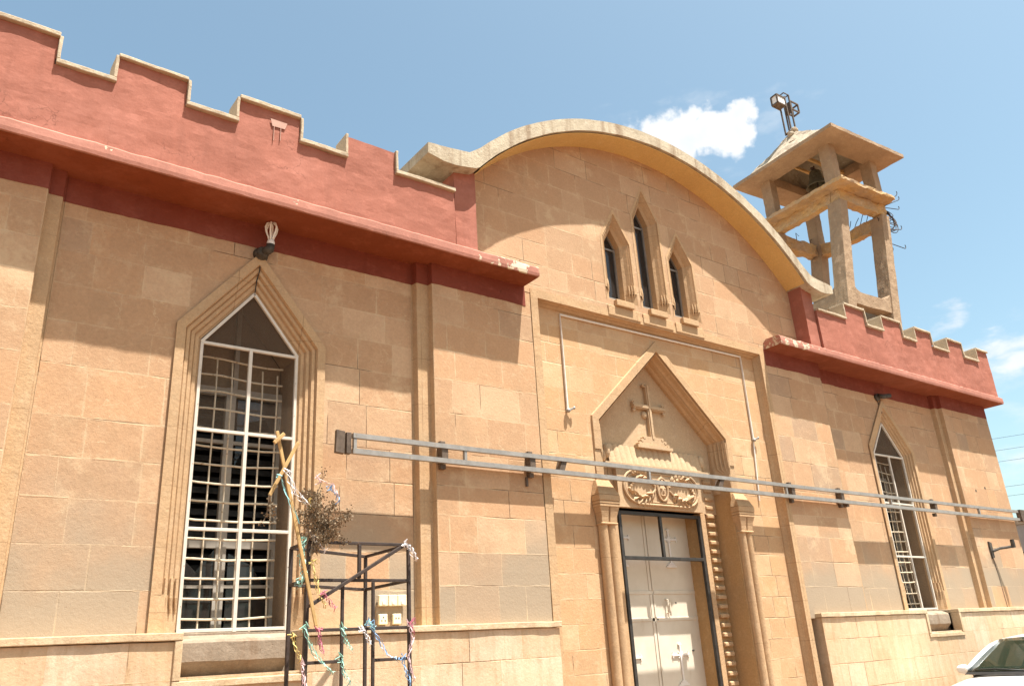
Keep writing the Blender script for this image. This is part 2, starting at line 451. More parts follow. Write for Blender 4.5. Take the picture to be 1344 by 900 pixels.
M['white_metal'] = simple('white_window_metal', (.60, .53, .45), .5, .06, rust=.15, rustcol=(.32, .19, .10))
M['old_metal'] = simple('old_window_metal', (.36, .32, .27), .6, .1, rust=.2)
M['cream_bar'] = simple('cream_grille_paint', (.60, .50, .37), .55, .1, rust=.42, rustcol=(.27, .15, .07), sc=22)
M['black_steel'] = simple('black_door_frame_paint', (.035, .03, .026), .45, .3, spec=.4, rust=.1, rustcol=(.2, .17, .13))
M['stand_steel'] = simple('dark_stand_steel', (.045, .03, .024), .6, .3, rust=.35, rustcol=(.12, .06, .035))
M['galv'] = simple('galvanised_rail', (.29, .265, .24), .5, .15, spec=.5, metal=.35, rust=.30, rustcol=(.24, .17, .11), sc=9)
M['bracket'] = simple('rusty_bracket', (.115, .082, .06), .6, .3, metal=.2, rust=.5, rustcol=(.07, .045, .035), sc=14)
kd = NT('cream_door_paint')
_c = kd.mix(kd.ramp(kd.noise(2.2, 6, .65), .35, .7), (.68, .60, .49), (.60, .52, .41))
_c = kd.mix(kd.math('MULTIPLY', kd.ramp(kd.noise(9, 7, .75, stretch=(1, 1, .25)), .56, .72), .45), _c, (.46, .36, .25))
_c = kd.mix(kd.math('MULTIPLY', kd.ramp(kd.noise(22, 7, .8, off=(4, 4, 1)), .70, .74), .8), _c, (.25, .15, .08))
kd.bump(kd.noise(5, 4), .006, .4)
M['door'] = kd.fin(_c, .5, .3)
M['door_trim'] = simple('pale_door_trim', (.74, .69, .64), .5, .05)
M['dark'] = simple('dark_interior', (.055, .048, .042), .9, .3)
M['reveal'] = plain_stone('brown_reveal_plaster', (.30, .21, .13), (.26, .18, .115), (.34, .25, .16))  # even brown plaster of the window reveals and heads
M['wood'] = simple('yellow_timber', (.46, .285, .115), .7, .2, sc=9, rust=.15, rustcol=(.25, .13, .04))
M['twig'] = simple('dry_twig', (.22, .16, .11), .9, .35)
M['leaf'] = simple('dry_leaf', (.25, .185, .12), .9, .4)
M['bronze'] = simple('bell_bronze', (.115, .10, .065), .5, .3, metal=.6)
M['pvc'] = simple('white_conduit', (.68, .63, .57), .5, .06)
M['plastic'] = simple('cream_switch_plastic', (.74, .66, .47), .45, .04)
M['bulb'] = simple('white_bulb_glass', (.78, .74, .70), .3, .03)
M['holder'] = simple('black_lamp_holder', (.06, .05, .04), .6, .4)
M['rebar'] = simple('rusty_rebar', (.055, .035, .028), .8, .3)
M['cable'] = simple('black_cable', (.03, .028, .027), .7, .2)
M['dust'] = plain_stone('dusty_paving', (.30, .18, .10), (.27, .16, .092), (.33, .205, .12), tint=(.9, .9, .95))
M['asphalt'] = plain_stone('dusty_asphalt', (.23, .138, .078), (.21, .125, .072), (.26, .16, .095), tint=(.9, .9, .95))


def glass_mat(name, col, alpha, rough=.08):
    k = NT(name); k.fin(col, rough, .5); k.b.inputs['Alpha'].default_value = alpha
    return k.m


M['mesh'] = glass_mat('insect_screen', (.10, .065, .04), .42, .9)
M['mesh_thin'] = glass_mat('thin_insect_screen', (.10, .065, .04), .10, .9)
M['pane'] = glass_mat('dusty_pane', (.028, .024, .022), .93, .12)


# ------------------------------------------------------------------ ashlar sheets
def clip(poly, a, b, keep_left=True):
    """clip 2-D polygon by the line a->b"""
    out = []; sg = 1 if keep_left else -1

    def sd(p): return sg * ((b[0] - a[0]) * (p[1] - a[1]) - (b[1] - a[1]) * (p[0] - a[0]))
    for i in range(len(poly)):
        p, q = poly[i], poly[(i + 1) % len(poly)]; sp, sq = sd(p), sd(q)
        if sp >= 0: out.append(p)
        if (sp > 0 and sq < 0) or (sp < 0 and sq > 0):
            t = sp / (sp - sq); out.append((p[0] + (q[0] - p[0]) * t, p[1] + (q[1] - p[1]) * t))
    return out if len(out) >= 3 else []


def area(p): return abs(sum(p[i][0] * p[(i + 1) % len(p)][1] - p[(i + 1) % len(p)][0] * p[i][1] for i in range(len(p)))) / 2


def sheet(mb, o, u, v, u0, u1, courses, wr, holes=(), clipper=None, rnd=random):
    """blocks of stone in the plane o + a*u + b*v; holes and clipper are convex polygons (counter-clockwise) in (a, b)"""
    o = Vector(o); u = Vector(u); v = Vector(v)
    for r in range(len(courses) - 1):
        z0, z1 = courses[r], courses[r + 1]; x = u0; first = True
        while x < u1 - 1e-6:
            w = rnd.uniform(*wr) * (rnd.uniform(.4, 1) if first else 1); first = False
            if u1 - (x + w) < wr[0] * .55: w = u1 - x
            x1 = min(u1, x + w)
            polys = [[(x, z0), (x1, z0), (x1, z1), (x, z1)]]
            if clipper:
                for i in range(len(clipper)):
                    polys = [q for q in (clip(p, clipper[i], clipper[(i + 1) % len(clipper)]) for p in polys) if q]
            for h in holes:
                nxt = []
                for p in polys:
                    rest = p
                    for i in range(len(h)):
                        a, b = h[i], h[(i + 1) % len(h)]
                        outp = clip(rest, a, b, False)
                        if outp and area(outp) > 1e-5: nxt.append(outp)
                        rest = clip(rest, a, b, True)
                        if not rest: break
                polys = nxt
            r1, r2 = rnd.random(), rnd.random()
            for p in polys:
                if area(p) < 1e-5: continue
                mb.poly([o + u * a + v * b for a, b in p], ([(a - x, b - z0, r1) for a, b in p], (x1 - x, z1 - z0, r2)))
            x = x1


FR = ((0, 0, 0), (1, 0, 0), (0, 0, 1))


def jit(c, e=.012):
    return [c[0]] + [z + random.uniform(-e, e) for z in c[1:-1]] + [c[-1]]


WC = [1.84, 2.22, 2.54, 2.86, 3.15, 3.47, 3.87, 4.21, 4.51, 4.81, 5.10, 5.46]
PC = [0, .13, .42, .71, 1.0, 1.29, 1.58, 1.84]
CC = [0, .2, .44, .69, .93, 1.17, 1.40, 1.63, 1.87, 2.115, 2.365, 2.62, 2.86, 3.12, 3.36, 3.62, 3.87, 4.11, 4.37, 4.66, 4.90, 5.13, 5.40]
GC = [5.40, 5.52, 5.79, 6.07, 6.36, 6.65, 6.94, 7.22, 7.50, 7.78, 8.1]
YB, YM, YC = .140, .068, .108     # bay plane, mid step, central panel (pilasters are y = 0)
CX = -.04


def pent(cx, hw, z0, zs, za):
    return [(cx - hw, z0), (cx + hw, z0), (cx + hw, zs), (cx, za), (cx - hw, zs)]


church = tag(empty('church_building'), 'sandstone church with red battlements, curved roof gable and carved portal', 'church')


def surround(mb, cx, hw, z0, zs, za, prof):
    m = (za - zs) / hw; rings = []
    for t, y, *zz in prof:
        w = hw - t; ap = za - t * math.sqrt(1 + m * m); sh = ap - m * w; zb = zz[0] if zz else z0
        rings.append([(cx - w, y, zb), (cx - w, y, sh), (cx, y, ap), (cx + w, y, sh), (cx + w, y, zb)])
    mb.loft(rings)
    return rings


WINX = {'L': -5.13, 'R': 5.21}
HWO = .66; WZ0, WZS, WZA = 1.9, 4.36, 5.17

# ---- wing walls
for side, xs in (('L', (-12.0, -6.85, -6.73, -3.55, -3.40, -2.10)), ('R', (2.02, 3.40, 3.53, 6.82, 6.94, 8.615))):
    w = MB(); rnd = random.Random(3 if side == 'L' else 5)
    x0, x1, x2, x3, x4, x5 = xs
    ch = .024
    sheet(w, *FR, x0, x1 - ch, jit(WC), (.34, .62), rnd=rnd)
    hole = pent(WINX[side], HWO - .012, WZ0 - .5, WZS, WZA - .015)
    sheet(w, (0, YB, 0), FR[1], FR[2], x2, x3, jit(WC), (.36, .60), [hole], rnd=rnd)
    sheet(w, *FR, x4 + ch, x5, jit(WC), (.30, .60), rnd=rnd)
    wall = w.build('wall', M['stone'], church)
    # the stepped pilaster edges
    e = MB(); er = MB()
    for a, b in ((x1, x2), (x4, x3)):
        s = 1 if b > a else -1
        prof = [(a - s * ch, 0), (a - s * (ch - .004), .004), (a - s * (ch - .012), YM - .002), (a - s * .010, YM), (b - s * .030, YM), (b - s * .027, YM + .004), (b - s * .016, YB - .001), (b, YB + .004)]
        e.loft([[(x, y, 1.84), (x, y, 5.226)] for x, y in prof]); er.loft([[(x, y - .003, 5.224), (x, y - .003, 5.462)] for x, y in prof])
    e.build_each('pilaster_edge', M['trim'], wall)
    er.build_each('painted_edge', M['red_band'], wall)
    # red painted band below the cornice, a few millimetres proud of the stone
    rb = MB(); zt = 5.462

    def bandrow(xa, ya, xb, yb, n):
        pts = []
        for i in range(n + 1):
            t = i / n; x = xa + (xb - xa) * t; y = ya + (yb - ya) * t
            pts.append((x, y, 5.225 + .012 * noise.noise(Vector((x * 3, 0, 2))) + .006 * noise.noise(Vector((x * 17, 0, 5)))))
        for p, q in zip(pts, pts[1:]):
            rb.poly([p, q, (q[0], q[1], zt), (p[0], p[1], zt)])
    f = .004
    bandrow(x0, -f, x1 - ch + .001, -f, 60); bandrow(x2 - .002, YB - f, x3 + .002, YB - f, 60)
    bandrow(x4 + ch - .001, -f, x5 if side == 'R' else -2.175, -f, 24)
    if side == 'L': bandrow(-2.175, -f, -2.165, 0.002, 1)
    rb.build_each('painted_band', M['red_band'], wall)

    # cornice slab with its worn face
    cx0, cx1 = (-12.0, -2.178) if side == 'L' else (2.10, 8.80)
    cmb = MB(); n = 150; rings = []
    for i in range(n + 1):
        x = cx0 + (cx1 - cx0) * i / n
        j1 = .007 * noise.noise(Vector((x * 9, 1, 0))) + .004 * noise.noise(Vector((x * 31, 1, 0)))
        j2 = .010 * noise.noise(Vector((x * 7, 4, 0))) + .006 * noise.noise(Vector((x * 26, 4, 0)))
        yf = -.292 + .006 * noise.noise(Vector((x * 5, 8, 0)))
        rings.append([(x, .12, 5.461), (x, yf + .012, 5.461), (x, yf, 5.466 + j1), (x, yf - .004, 5.50), (x, yf, 5.566 + j2), (x, yf + .03, 5.592 + j2), (x, -.06, 5.60)])
    cmb.loft(rings)
    cmb.poly(rings[0]); cmb.poly(rings[-1][::-1])
    cmb.build('cornice', M['red_worn'], church)
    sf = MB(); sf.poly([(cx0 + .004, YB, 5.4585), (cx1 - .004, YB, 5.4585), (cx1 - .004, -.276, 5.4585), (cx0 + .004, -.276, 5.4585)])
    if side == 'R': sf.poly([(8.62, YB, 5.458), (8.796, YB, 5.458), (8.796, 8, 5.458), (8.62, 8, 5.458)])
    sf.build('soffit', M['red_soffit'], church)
    if side == 'R':
        MB().box(8.616, 8.80, .122, 8.0, 5.4605, 5.57).build('cornice_return', M['red_worn'], church)

# ---- battlemented parapets
ZL, ZH = 6.20, 6.455


def parapet(segs, xa, xb, missing=()):
    """segs: (x0, x1, high)"""
    p = MB(); c = MB(); y0, y1 = -.258, -.05
    for i, (a, b, hi) in enumerate(segs):
        z = ZH if hi else ZL
        p.box(a, b, y0, y1, 5.575, z)
        if (i in missing):
            continue
        zj = random.uniform(-.006, .006)
        lip = .004 if hi else .028
        c.box(a - (0 if not hi else .004), b + (0 if not hi else .004), y0 - .036, y1 + .02, z + .001 + zj * 0, z + .040 + zj)
        if not hi:
            for xx, s in ((a, 1), (b, -1)):
                if (xx > xa + .02 and xx < xb - .02):
                    lo, h2 = sorted((xx + s * .001, xx + s * .028))
                    c.box(lo, h2, y0 - .030, y1 + .006, z + .048, ZH + .012)
    o = p.build('parapet', M['red'], church, rough=(5, .010, 2.2, .10))
    c.build_each('coping', M['coping'], o, rough=(3, .006, 7, .10), bevel=.006)
    return o


LS = [(-12, -11.7, 1), (-11.7, -11.2, 0), (-11.2, -10.6, 1), (-10.6, -10.1, 0), (-10.1, -9.6, 1), (-9.6, -9.1, 0), (-9.1, -8.55, 1), (-8.55, -8.05, 0), (-8.05, -6.99, 1), (-6.99, -6.545, 0), (-6.545, -5.988, 1), (-5.988, -5.53, 0), (-5.53, -4.955, 1), (-4.955, -4.465, 0), (-4.465, -3.942, 1), (-3.942, -3.238, 0)]
parapet(LS, -12, -3.238, missing=(14,))
RS = [(3.215, 3.975, 0), (3.975, 4.545, 1), (4.545, 5.045, 0), (5.045, 5.63, 1), (5.63, 6.08, 0), (6.08, 6.61, 1), (6.61, 7.18, 0), (7.18, 7.71, 1), (7.71, 8.27, 0), (8.27, 8.73, 1)]
parapet(RS, 3.215, 8.73, missing=())
sm = MB()
sm.poly([(-5.24, -.2695, 6.36), (-5.08, -.2695, 6.36), (-5.10, -.2695, 6.29), (-5.22, -.2695, 6.285)])
sm.box(-5.205, -5.20, -.2700, -.262, 6.13, 6.29); sm.box(-5.142, -5.137, -.2700, -.262, 6.15, 6.29)
sm.build('paint_splash', simple('grey_paint', (.43, .24, .18), .7, .1), church)
# red piers between parapet and gable
MB().box(-3.208, -2.94, -.225, .02, 5.575, 6.62).build('pier', M['red'], church, rough=(4, .006, 2.5, .12))
MB().box(2.955, 3.205, -.225, .02, 5.575, 6.66).build('pier', M['red'], church, rough=(4, .006, 2.5, .12))
# return parapet and body of the wings behind the facade
body = MB()
body.box(8.40, 8.612, .14, 8.0, 0, 5.45); body.box(-12, -11.8, .14, 8.0, 0, 5.45); body.box(-12, 8.612, 7.8, 8.0, 0, 5.45)
body.build_each('outer_wall', M['stone_gable'], church)
MB().box(-12, -3.0, .16, 7.98, 5.30, 5.452).box(3.0, 8.60, .16, 7.98, 5.30, 5.452).build_each('flat_roof', M['concrete'], church)
MB().box(8.50, 8.70, -.048, 7.9, 5.575, 6.2).build('parapet_return', M['red'], church)
nv = MB(); nv.box(-3.0, -2.86, .03, 8.0, 5.46, 6.50); nv.box(2.86, 3.0, .03, 8.0, 5.46, 6.50)
nv.build_each('nave_wall', M['concrete'], church)

# ---- gable and its curved roof
RC, RR = 3.90, 3.97    # arc centre height, radius


def arcz(x, r=RR): return RC + math.sqrt(max(0, r * r - x * x))


arc = []
for i in range(41):
    x = 2.985 - 5.97 * i / 40; arc.append((x + CX + .05, arcz(x)))
gclip = [(-2.96, 5.40), (2.99, 5.40)] + [(max(-2.96, min(2.99, x)), z + .03) for x, z in arc]
LAN = [(-.635, 6.92, 6.47), (-.045, 7.45, 6.95), (.545, 6.92, 6.47)]
LHW = .27; LZ0 = 5.60
g = MB()
sheet(g, (0, -.002, 0), FR[1], FR[2], -2.96, 2.99, jit(GC, .008), (.28, .62), [pent(c, LHW - .01, LZ0 + .01, zs, za - .012) for c, za, zs in LAN], gclip, random.Random(11))
gable = g.build('gable_wall', M['stone_gable'], church)
prof = [(0, -.006), (.035, -.006), (.045, .012), (.055, .004), (.075, .03), (.082, .022), (.105, .06), (.135, .085), (.135, .2)]
for c, za, zs in LAN:
    s = MB(); surround(s, c, LHW, LZ0 + .16, zs, za, prof)
    # plain splay at the foot of the moulding
    s.loft([[(c - LHW, -.006, LZ0), (c - LHW, -.006, LZ0 + .16)], [(c - LHW + .135, .085, LZ0), (c - LHW + .135, .085, LZ0 + .16)], [(c - LHW + .135, .2, LZ0), (c - LHW + .135, .2, LZ0 + .16)]])
    s.loft([[(c + LHW, -.006, LZ0), (c + LHW, -.006, LZ0 + .16)], [(c + LHW - .135, .085, LZ0), (c + LHW - .135, .085, LZ0 + .16)], [(c + LHW - .135, .2, LZ0), (c + LHW - .135, .2, LZ0 + .16)]])
    for sx in (-1, 1):
        for t, y in ((.04, .002), (.066, .018), (.092, .040)):
            s.tube([(c + sx * (LHW - t), y, LZ0 + .28), (c + sx * (LHW - t), y - .004, LZ0 + .20), (c + sx * (LHW - t - .004), y - .002, LZ0 + .12)], [.011, .013, .003], 6)
    so_ = s.build('window_surround', M['trim'], gable)
    sl_ = MB().box(c - .15, c + .15, -.055, .21, LZ0 - .085, LZ0 - .002).box(c - LHW, c + LHW, -.02, -.001, LZ0 - .22, LZ0 - .086)
    sl_.build_each('sill', M['trim'], gable, bevel=.008)
    # frame and pane
    fr = MB(); hw = .134; m = (za - zs) / LHW; ap = za - .135 * math.sqrt(1 + m * m); sh = ap - m * hw
    ft = .022; y0, y1 = .165, .195
    for a, b in (((c - hw + ft / 2, LZ0), (c - hw + ft / 2, sh)), ((c + hw - ft / 2, LZ0), (c + hw - ft / 2, sh)), ((c - hw, sh), (c, ap - .01)), ((c + hw, sh), (c, ap - .01)), ((c - hw, sh - .02), (c + hw, sh - .02)), ((c - hw, LZ0 + .12), (c + hw, LZ0 + .12)), ((c - hw, LZ0 + .012), (c + hw, LZ0 + .012))):
        yy = .18 + (.0 if a[0] == b[0] else (.0025 if a[1] == b[1] else -.002)); fr.bar((a[0], yy, a[1]), (b[0], yy, b[1]), ft, .028, (0, 1, 0))
    wn = fr.build('window', M['galv'], church)
    MB().prism([(c - hw, LZ0), (c + hw, LZ0), (c + hw, sh), (c, ap), (c - hw, sh)], .184, .188).build('pane', M['pane'], wn)
# roof vault: one slab with flared eaves
cxr = -.01


def roof_curve(r, top):
    pts = []
    zi = 2.97
    tip = (-3.60, 6.635 if top else 6.515)
    if top: fl = [(-3.60, 6.64), (-3.45, 6.65), (-3.30, 6.665), (-3.16, 6.685), (-3.08, 6.70)]
    else: fl = [(-3.60, 6.515), (-3.42, 6.475), (-3.25, 6.475), (-3.10, 6.50), (-3.0, 6.522)]
    arcp = []
    x1 = 2.94 if top else 2.95
    for i in range(49):
        x = -x1 + 2 * x1 * i / 48; arcp.append((x, RC + math.sqrt(r * r - x * x)))
    pts = fl + arcp + [(-x, z) for x, z in fl[::-1]]
    return [(x + cxr, z) for x, z in pts]


bt = roof_curve(RR, False); tp = roof_curve(4.13, True)
YF, YE = -.37, 8.1
rv = MB()
for k in range(len(bt) - 1):
    b0, b1, t0, t1 = bt[k], bt[k + 1], tp[k], tp[k + 1]
    rv.poly([(b0[0], YF, b0[1]), (b1[0], YF, b1[1]), (t1[0], YF, t1[1]), (t0[0], YF, t0[1])])
    rv.poly([(t0[0], YF, t0[1]), (t1[0], YF, t1[1]), (t1[0], YE, t1[1]), (t0[0], YE, t0[1])])
    rv.poly([(b1[0], YF, b1[1]), (b0[0], YF, b0[1]), (b0[0], YE, b0[1]), (b1[0], YE, b1[1])])
    rv.poly([(b1[0], YE, b1[1]), (b0[0], YE, b0[1]), (t0[0], YE, t0[1]), (t1[0], YE, t1[1])])
for k in (0, len(bt) - 1):
    b0, t0 = bt[k], tp[k]; rv.poly([(b0[0], YF, b0[1]), (t0[0], YF, t0[1]), (t0[0], YE, t0[1]), (b0[0], YE, b0[1])])
vault = rv.build('arched_roof', M['rim'], church, rough=(3, .005, 4.5, .13))
# painted underside: a thin plaster coat below the slab, thickness 12 mm
pc = MB(); rings = []
for i in range(61):
    x = -2.93 + 5.86 * i / 60; z = RC + math.sqrt((RR - .014) ** 2 - x * x); rings.append([(x + cxr, YF + .035, z + .002), (x + cxr, YF + .04, z - .006), (x + cxr, .012, z - .006)])
pc.loft(rings); pc.build('painted_soffit', M['ochre'], vault)

# ---- central panel with its moulded frame
cpn = MB()
HOOD = pent(-.05, 1.19, 3.3, 4.11, 5.20)
jambhole = [(-1.24, -1), (1.14, -1), (1.14, 3.45), (-1.24, 3.45)]
sheet(cpn, (0, YC, 0), FR[1], FR[2], -1.96, 1.93, jit(CC, .006), (.26, .50), [HOOD, jambhole], None, random.Random(21))
cpan = cpn.build('centre_wall', M['stone_centre'], church)
fm = MB()
pro = [(0, -.008), (.10, -.008), (.103, .018), (.110, .045), (.122, .068), (.138, .088), (.145, .098), (.146, YC + .004)]
xL, xR, zT = -2.095, 2.065, 5.462
rings = []
for t, y in pro:
    rings.append([(xL + t, y, 0), (xL + t, y, zT - t), (xR - t, y, zT - t), (xR - t, y, 0)])
fm.loft(rings); fm.loft([[(xL, .03, 0), (xL, .03, zT), (xR, .03, zT), (xR, .03, 0)], rings[0]])
fm.build('frame_moulding', M['trim'], cpan)

# ---- plinth
for side in 'LR':
    x0, x1 = (-12.0, -2.085) if side == 'L' else (2.19, 8.66)
    wx = WINX[side]; yp = -.075
    px0, px1 = wx - .46, wx + .44      # pocket under the window
    zp1 = 1.845
    p = MB(); rnd = random.Random(31 if side == 'L' else 37)
    hole = [(px0, 1.60), (px1, 1.60), (px1, 1.86), (px0, 1.86)]
    sheet(p, (0, yp, 0), FR[1], FR[2], x0, x1, jit(PC, .006), (.35, .72), [hole], None, rnd)
    for xx, uu in ((x0, (0, -1, 0)), (x1, (0, 1, 0))):
        oo = (xx, .2 if uu[1] < 0 else yp, 0)
        sheet(p, oo, uu, (0, 0, 1), 0, .2 - yp, PC, (.3, .4), rnd=rnd)
    pl = p.build('plinth', M['stone_plinth'], church)
    mo = MB(); yo = yp - .022

    def mbar(a, b, c, d):
        mo.box(a, b, yo, .3 if a < b else .3, c, d)
    mo.box(x0 - .02, px0 - .0, yo, .3, 1.845, 1.898); mo.box(px1, x1 + .02, yo, .3, 1.845, 1.898)
    mo.box(px0 - .055, px0, yo + .002, .04, 1.575, 1.844); mo.box(px1, px1 + .055, yo + .002, .04, 1.575, 1.844)
    mo.box(px0 - .055, px1 + .055, yo + .004, .04, 1.522, 1.574)
    mo.build('ledge_moulding', M['ledge'], pl, rough=(5, .004, 5, .16), bevel=.006)
    # pocket back and sloped sill block
    sb = MB()
    sx0, sx1 = px0 + .03, px1 - .07
    prf = [(.205, 1.905), (.035, 1.85), (.022, 1.83), (.022, 1.70), (.12, 1.60)]
    sb.loft([[(sx0 - .02 if i == 0 else sx0, y, z), (sx1 + .05 if i == 0 else sx1, y, z)] for i, (y, z) in enumerate(prf)])
    sb.poly([(sx0, y, z) for y, z in prf[1:]] + [(sx0, .2, 1.6), (sx0, .2, 1.9)]); sb.poly([(sx1, y, z) for y, z in prf[1:]] + [(sx1, .2, 1.6), (sx1, .2, 1.9)])
    sb.build('window_sill', M['sill'], church, rough=(3, .006, 6, .12))
    MB().box(px0 - .1, px1 + .1, .14, .2, 1.45, 1.90).build('pocket_back', M['sill'], pl)

# ---- big pointed windows
for side in 'LR':
    cx = WINX[side]
    s = MB()
    pf = [(0, .13), (0, YB - .025), (.075, YB - .025), (.084, YB + .008), (.092, YB + .001), (.118, YB + .004), (.127, YB + .036), (.135, YB + .028), (.160, YB + .030), (.169, YB + .058), (.177, YB + .052), (.203, YB + .055), (.212, YB + .074), (.225, YB + .076), (.225, .27)]
    surround(s, cx, HWO, WZ0 + .28, WZS, WZA, pf)
    for sx in (-1, 1):
        s.loft([[(cx + sx * (HWO - t), y, WZ0 - .01), (cx + sx * (HWO - t), y, WZ0 + .281)] for t, y in ((0, .13), (0, YB - .025), (.10, YB - .022), (.125, YB + .01), (.215, YB + .07), (.225, YB + .076), (.225, .27))])
        for t, y in ((.105, -.002), (.15, .012), (.195, .04)):
            s.tube([(cx + sx * (HWO - t), YB + y + .004, WZ0 + .40), (cx + sx * (HWO - t), YB + y, WZ0 + .26), (cx + sx * (HWO - t - .008), YB + y + .004, WZ0 + .14)], [.014, .017, .003], 6)
    s.build('window_surround', M['trim'], church)
    hw = .435; ap, sh, z0 = 4.815, 4.265, 1.905
    rv = MB(); yb = .62
    hr = hw + .001
    rv.loft([[(cx - hr, y, 1.9), (cx - hr, y, sh), (cx, y, ap + .004), (cx + hr, y, sh), (cx + hr, y, 1.9)] for y in (.265, yb)])
    rv.poly([(cx - hr, .2, 1.9), (cx + hr, .2, 1.9), (cx + hr, yb, 1.9), (cx - hr, yb, 1.9)])
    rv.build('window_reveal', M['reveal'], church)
    win = MB(); ft = .026
    for a, b in (((cx - hw + ft / 2, z0), (cx - hw + ft / 2, sh)), ((cx + hw - ft / 2, z0), (cx + hw - ft / 2, sh)), ((cx - hw + .006, sh - .01), (cx + .004, ap - .02)), ((cx + hw - .006, sh - .01), (cx - .004, ap - .02)),
                 ((cx - hw, sh - .012), (cx + hw, sh - .012)), ((cx - hw, 3.492), (cx + hw, 3.492)), ((cx - hw, 2.685), (cx + hw, 2.685)), ((cx - hw, z0 + .018), (cx + hw, z0 + .018))):
        yy = .216 + (.0 if a[0] == b[0] else (.0025 if a[1] == b[1] else -.002)); win.bar((a[0], yy, a[1]), (b[0], yy, b[1]), ft, .03, (0, 1, 0))
    win.bar((cx + .002, .214, z0), (cx + .002, .214, sh), .030, .026, (0, 1, 0))
    wo = win.build('window', M['white_metal'], church, bevel=.003)
    bolts = MB()
    for zz in (2.1, 2.4, 2.9, 3.2, 3.7, 4.0):
        for xx in (cx - hw + .018, cx + hw - .018): bolts.tube([(xx, .2005, zz), (xx, .1985, zz)], .0028, 6)
    bolts.build_each('screw_heads', M['bracket'], wo)
    MB().prism([(cx - hw + .02, sh), (cx + hw - .02, sh), (cx, ap - .04)], .222, .225).build('upper_screen', M['mesh'], wo)
    MB().box(cx - hw + .02, cx - .014, .222, .225, 3.51, sh - .03).build('screen', M['mesh_thin'], wo)
    MB().box(cx + .018, cx + hw - .02, .222, .225, 3.51, sh - .03).build('screen', M['mesh_thin'], wo)
    # welded grille in the reveal
    gr = MB(); rnd = random.Random(5 if side == 'L' else 9)
    yg = .40
    zz = 2.02
    while zz < 4.3:
        bow = rnd.uniform(-.012, .012); t = rnd.uniform(-.008, .008)
        pts = [(cx - hw - .002 + (2 * hw * .93) * q / 6, yg + bow * math.sin(q * .52), zz + t * q / 6 + rnd.uniform(-.003, .003) + (-.012 * math.sin(q * .52) if zz < 3.6 else .012 * math.sin(q))) for q in range(7)]
        gr.tube(pts, .0092, 6); zz += .155
    for i in range(6):
        xx = cx - hw + .075 + i * .137
        if abs(xx - cx) < .02: xx += .03
        gr.tube([(xx + rnd.uniform(-.004, .004), yg + .015 + .02 * math.sin(z * 3), z) for z in (1.9, 2.4, 3.0, 3.5, 3.9, 4.22 - .02 * i)], .0078, 6)
    gr.build('grille', M['cream_bar'], wo)
    inn = MB(); yi = .59
    for a, b, wv in (((cx - hw, 1.9), (cx - hw, 4.0), .06), ((cx + hw, 1.9), (cx + hw, 4.0), .06), ((cx - .03, 1.9), (cx - .03, 4.0), .085), ((cx - hw, 2.62), (cx + hw, 2.62), .06), ((cx - hw, 3.96), (cx + hw, 3.96), .07), ((cx - hw, 3.5), (cx + hw, 3.5), .03), ((cx - hw, 2.28), (cx + hw, 2.28), .025), ((cx - hw, 1.92), (cx + hw, 1.92), .05), ((cx, 4.0), (cx, ap), .04)):
        yy = yi + (.003 if a[1] == b[1] else 0); inn.bar((a[0], yy, a[1]), (b[0], yy, b[1]), wv, .05, (0, 1, 0))
    inn.build('inner_frame', M['old_metal'], wo)
    gl = MB(); rnd = random.Random(2 if side == 'L' else 8)
    # broken panes left in the inner frame
    gl.prism([(cx - .4, 1.95), (cx - .08, 1.95), (cx - .08, 2.58), (cx - .22, 2.4), (cx - .4, 2.57)], yi - .003, yi + .003)
    gl.prism([(cx + .04, 1.95), (cx + .4, 1.95), (cx + .4, 2.2), (cx + .25, 2.45), (cx + .04, 2.55)], yi - .003, yi + .003)
    gl.prism([(cx + .04, 3.9), (cx + .04, 3.3), (cx + .16, 3.55), (cx + .12, 3.7), (cx + .3, 3.75), (cx + .4, 3.5), (cx + .4, 3.9)], yi - .003, yi + .003)
    gl.build_each('broken_pane', M['pane'], wo)
    # arched plaster head closing the reveal behind the inner frame
    hd = MB(); hd.poly([(cx - hw, .63, 4.0), (cx + hw, .63, 4.0), (cx + hw, .63, sh), (cx, .63, ap), (cx - hw, .63, sh)])
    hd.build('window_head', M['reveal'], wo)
    lv = MB()
    for i in range(22):
        z = 1.95 + i * .095
        lv.hexa(((cx - .5, .80, z), (cx + .5, .80, z), (cx + .5, .84, z + .05), (cx - .5, .84, z + .05), (cx - .5, .805, z + .012), (cx + .5, .805, z + .012), (cx + .5, .845, z + .062), (cx - .5, .845, z + .062)))
    lv.build('shutter', M['dark'], wo)
MB().box(-11.8, 8.4, 2.6, 2.7, 0, 5.3).build('inner_wall', M['dark'], church)
MB().box(-11.8, 8.4, .9, 7.8, -.02, .02).build('inner_floor', M['dark'], church)

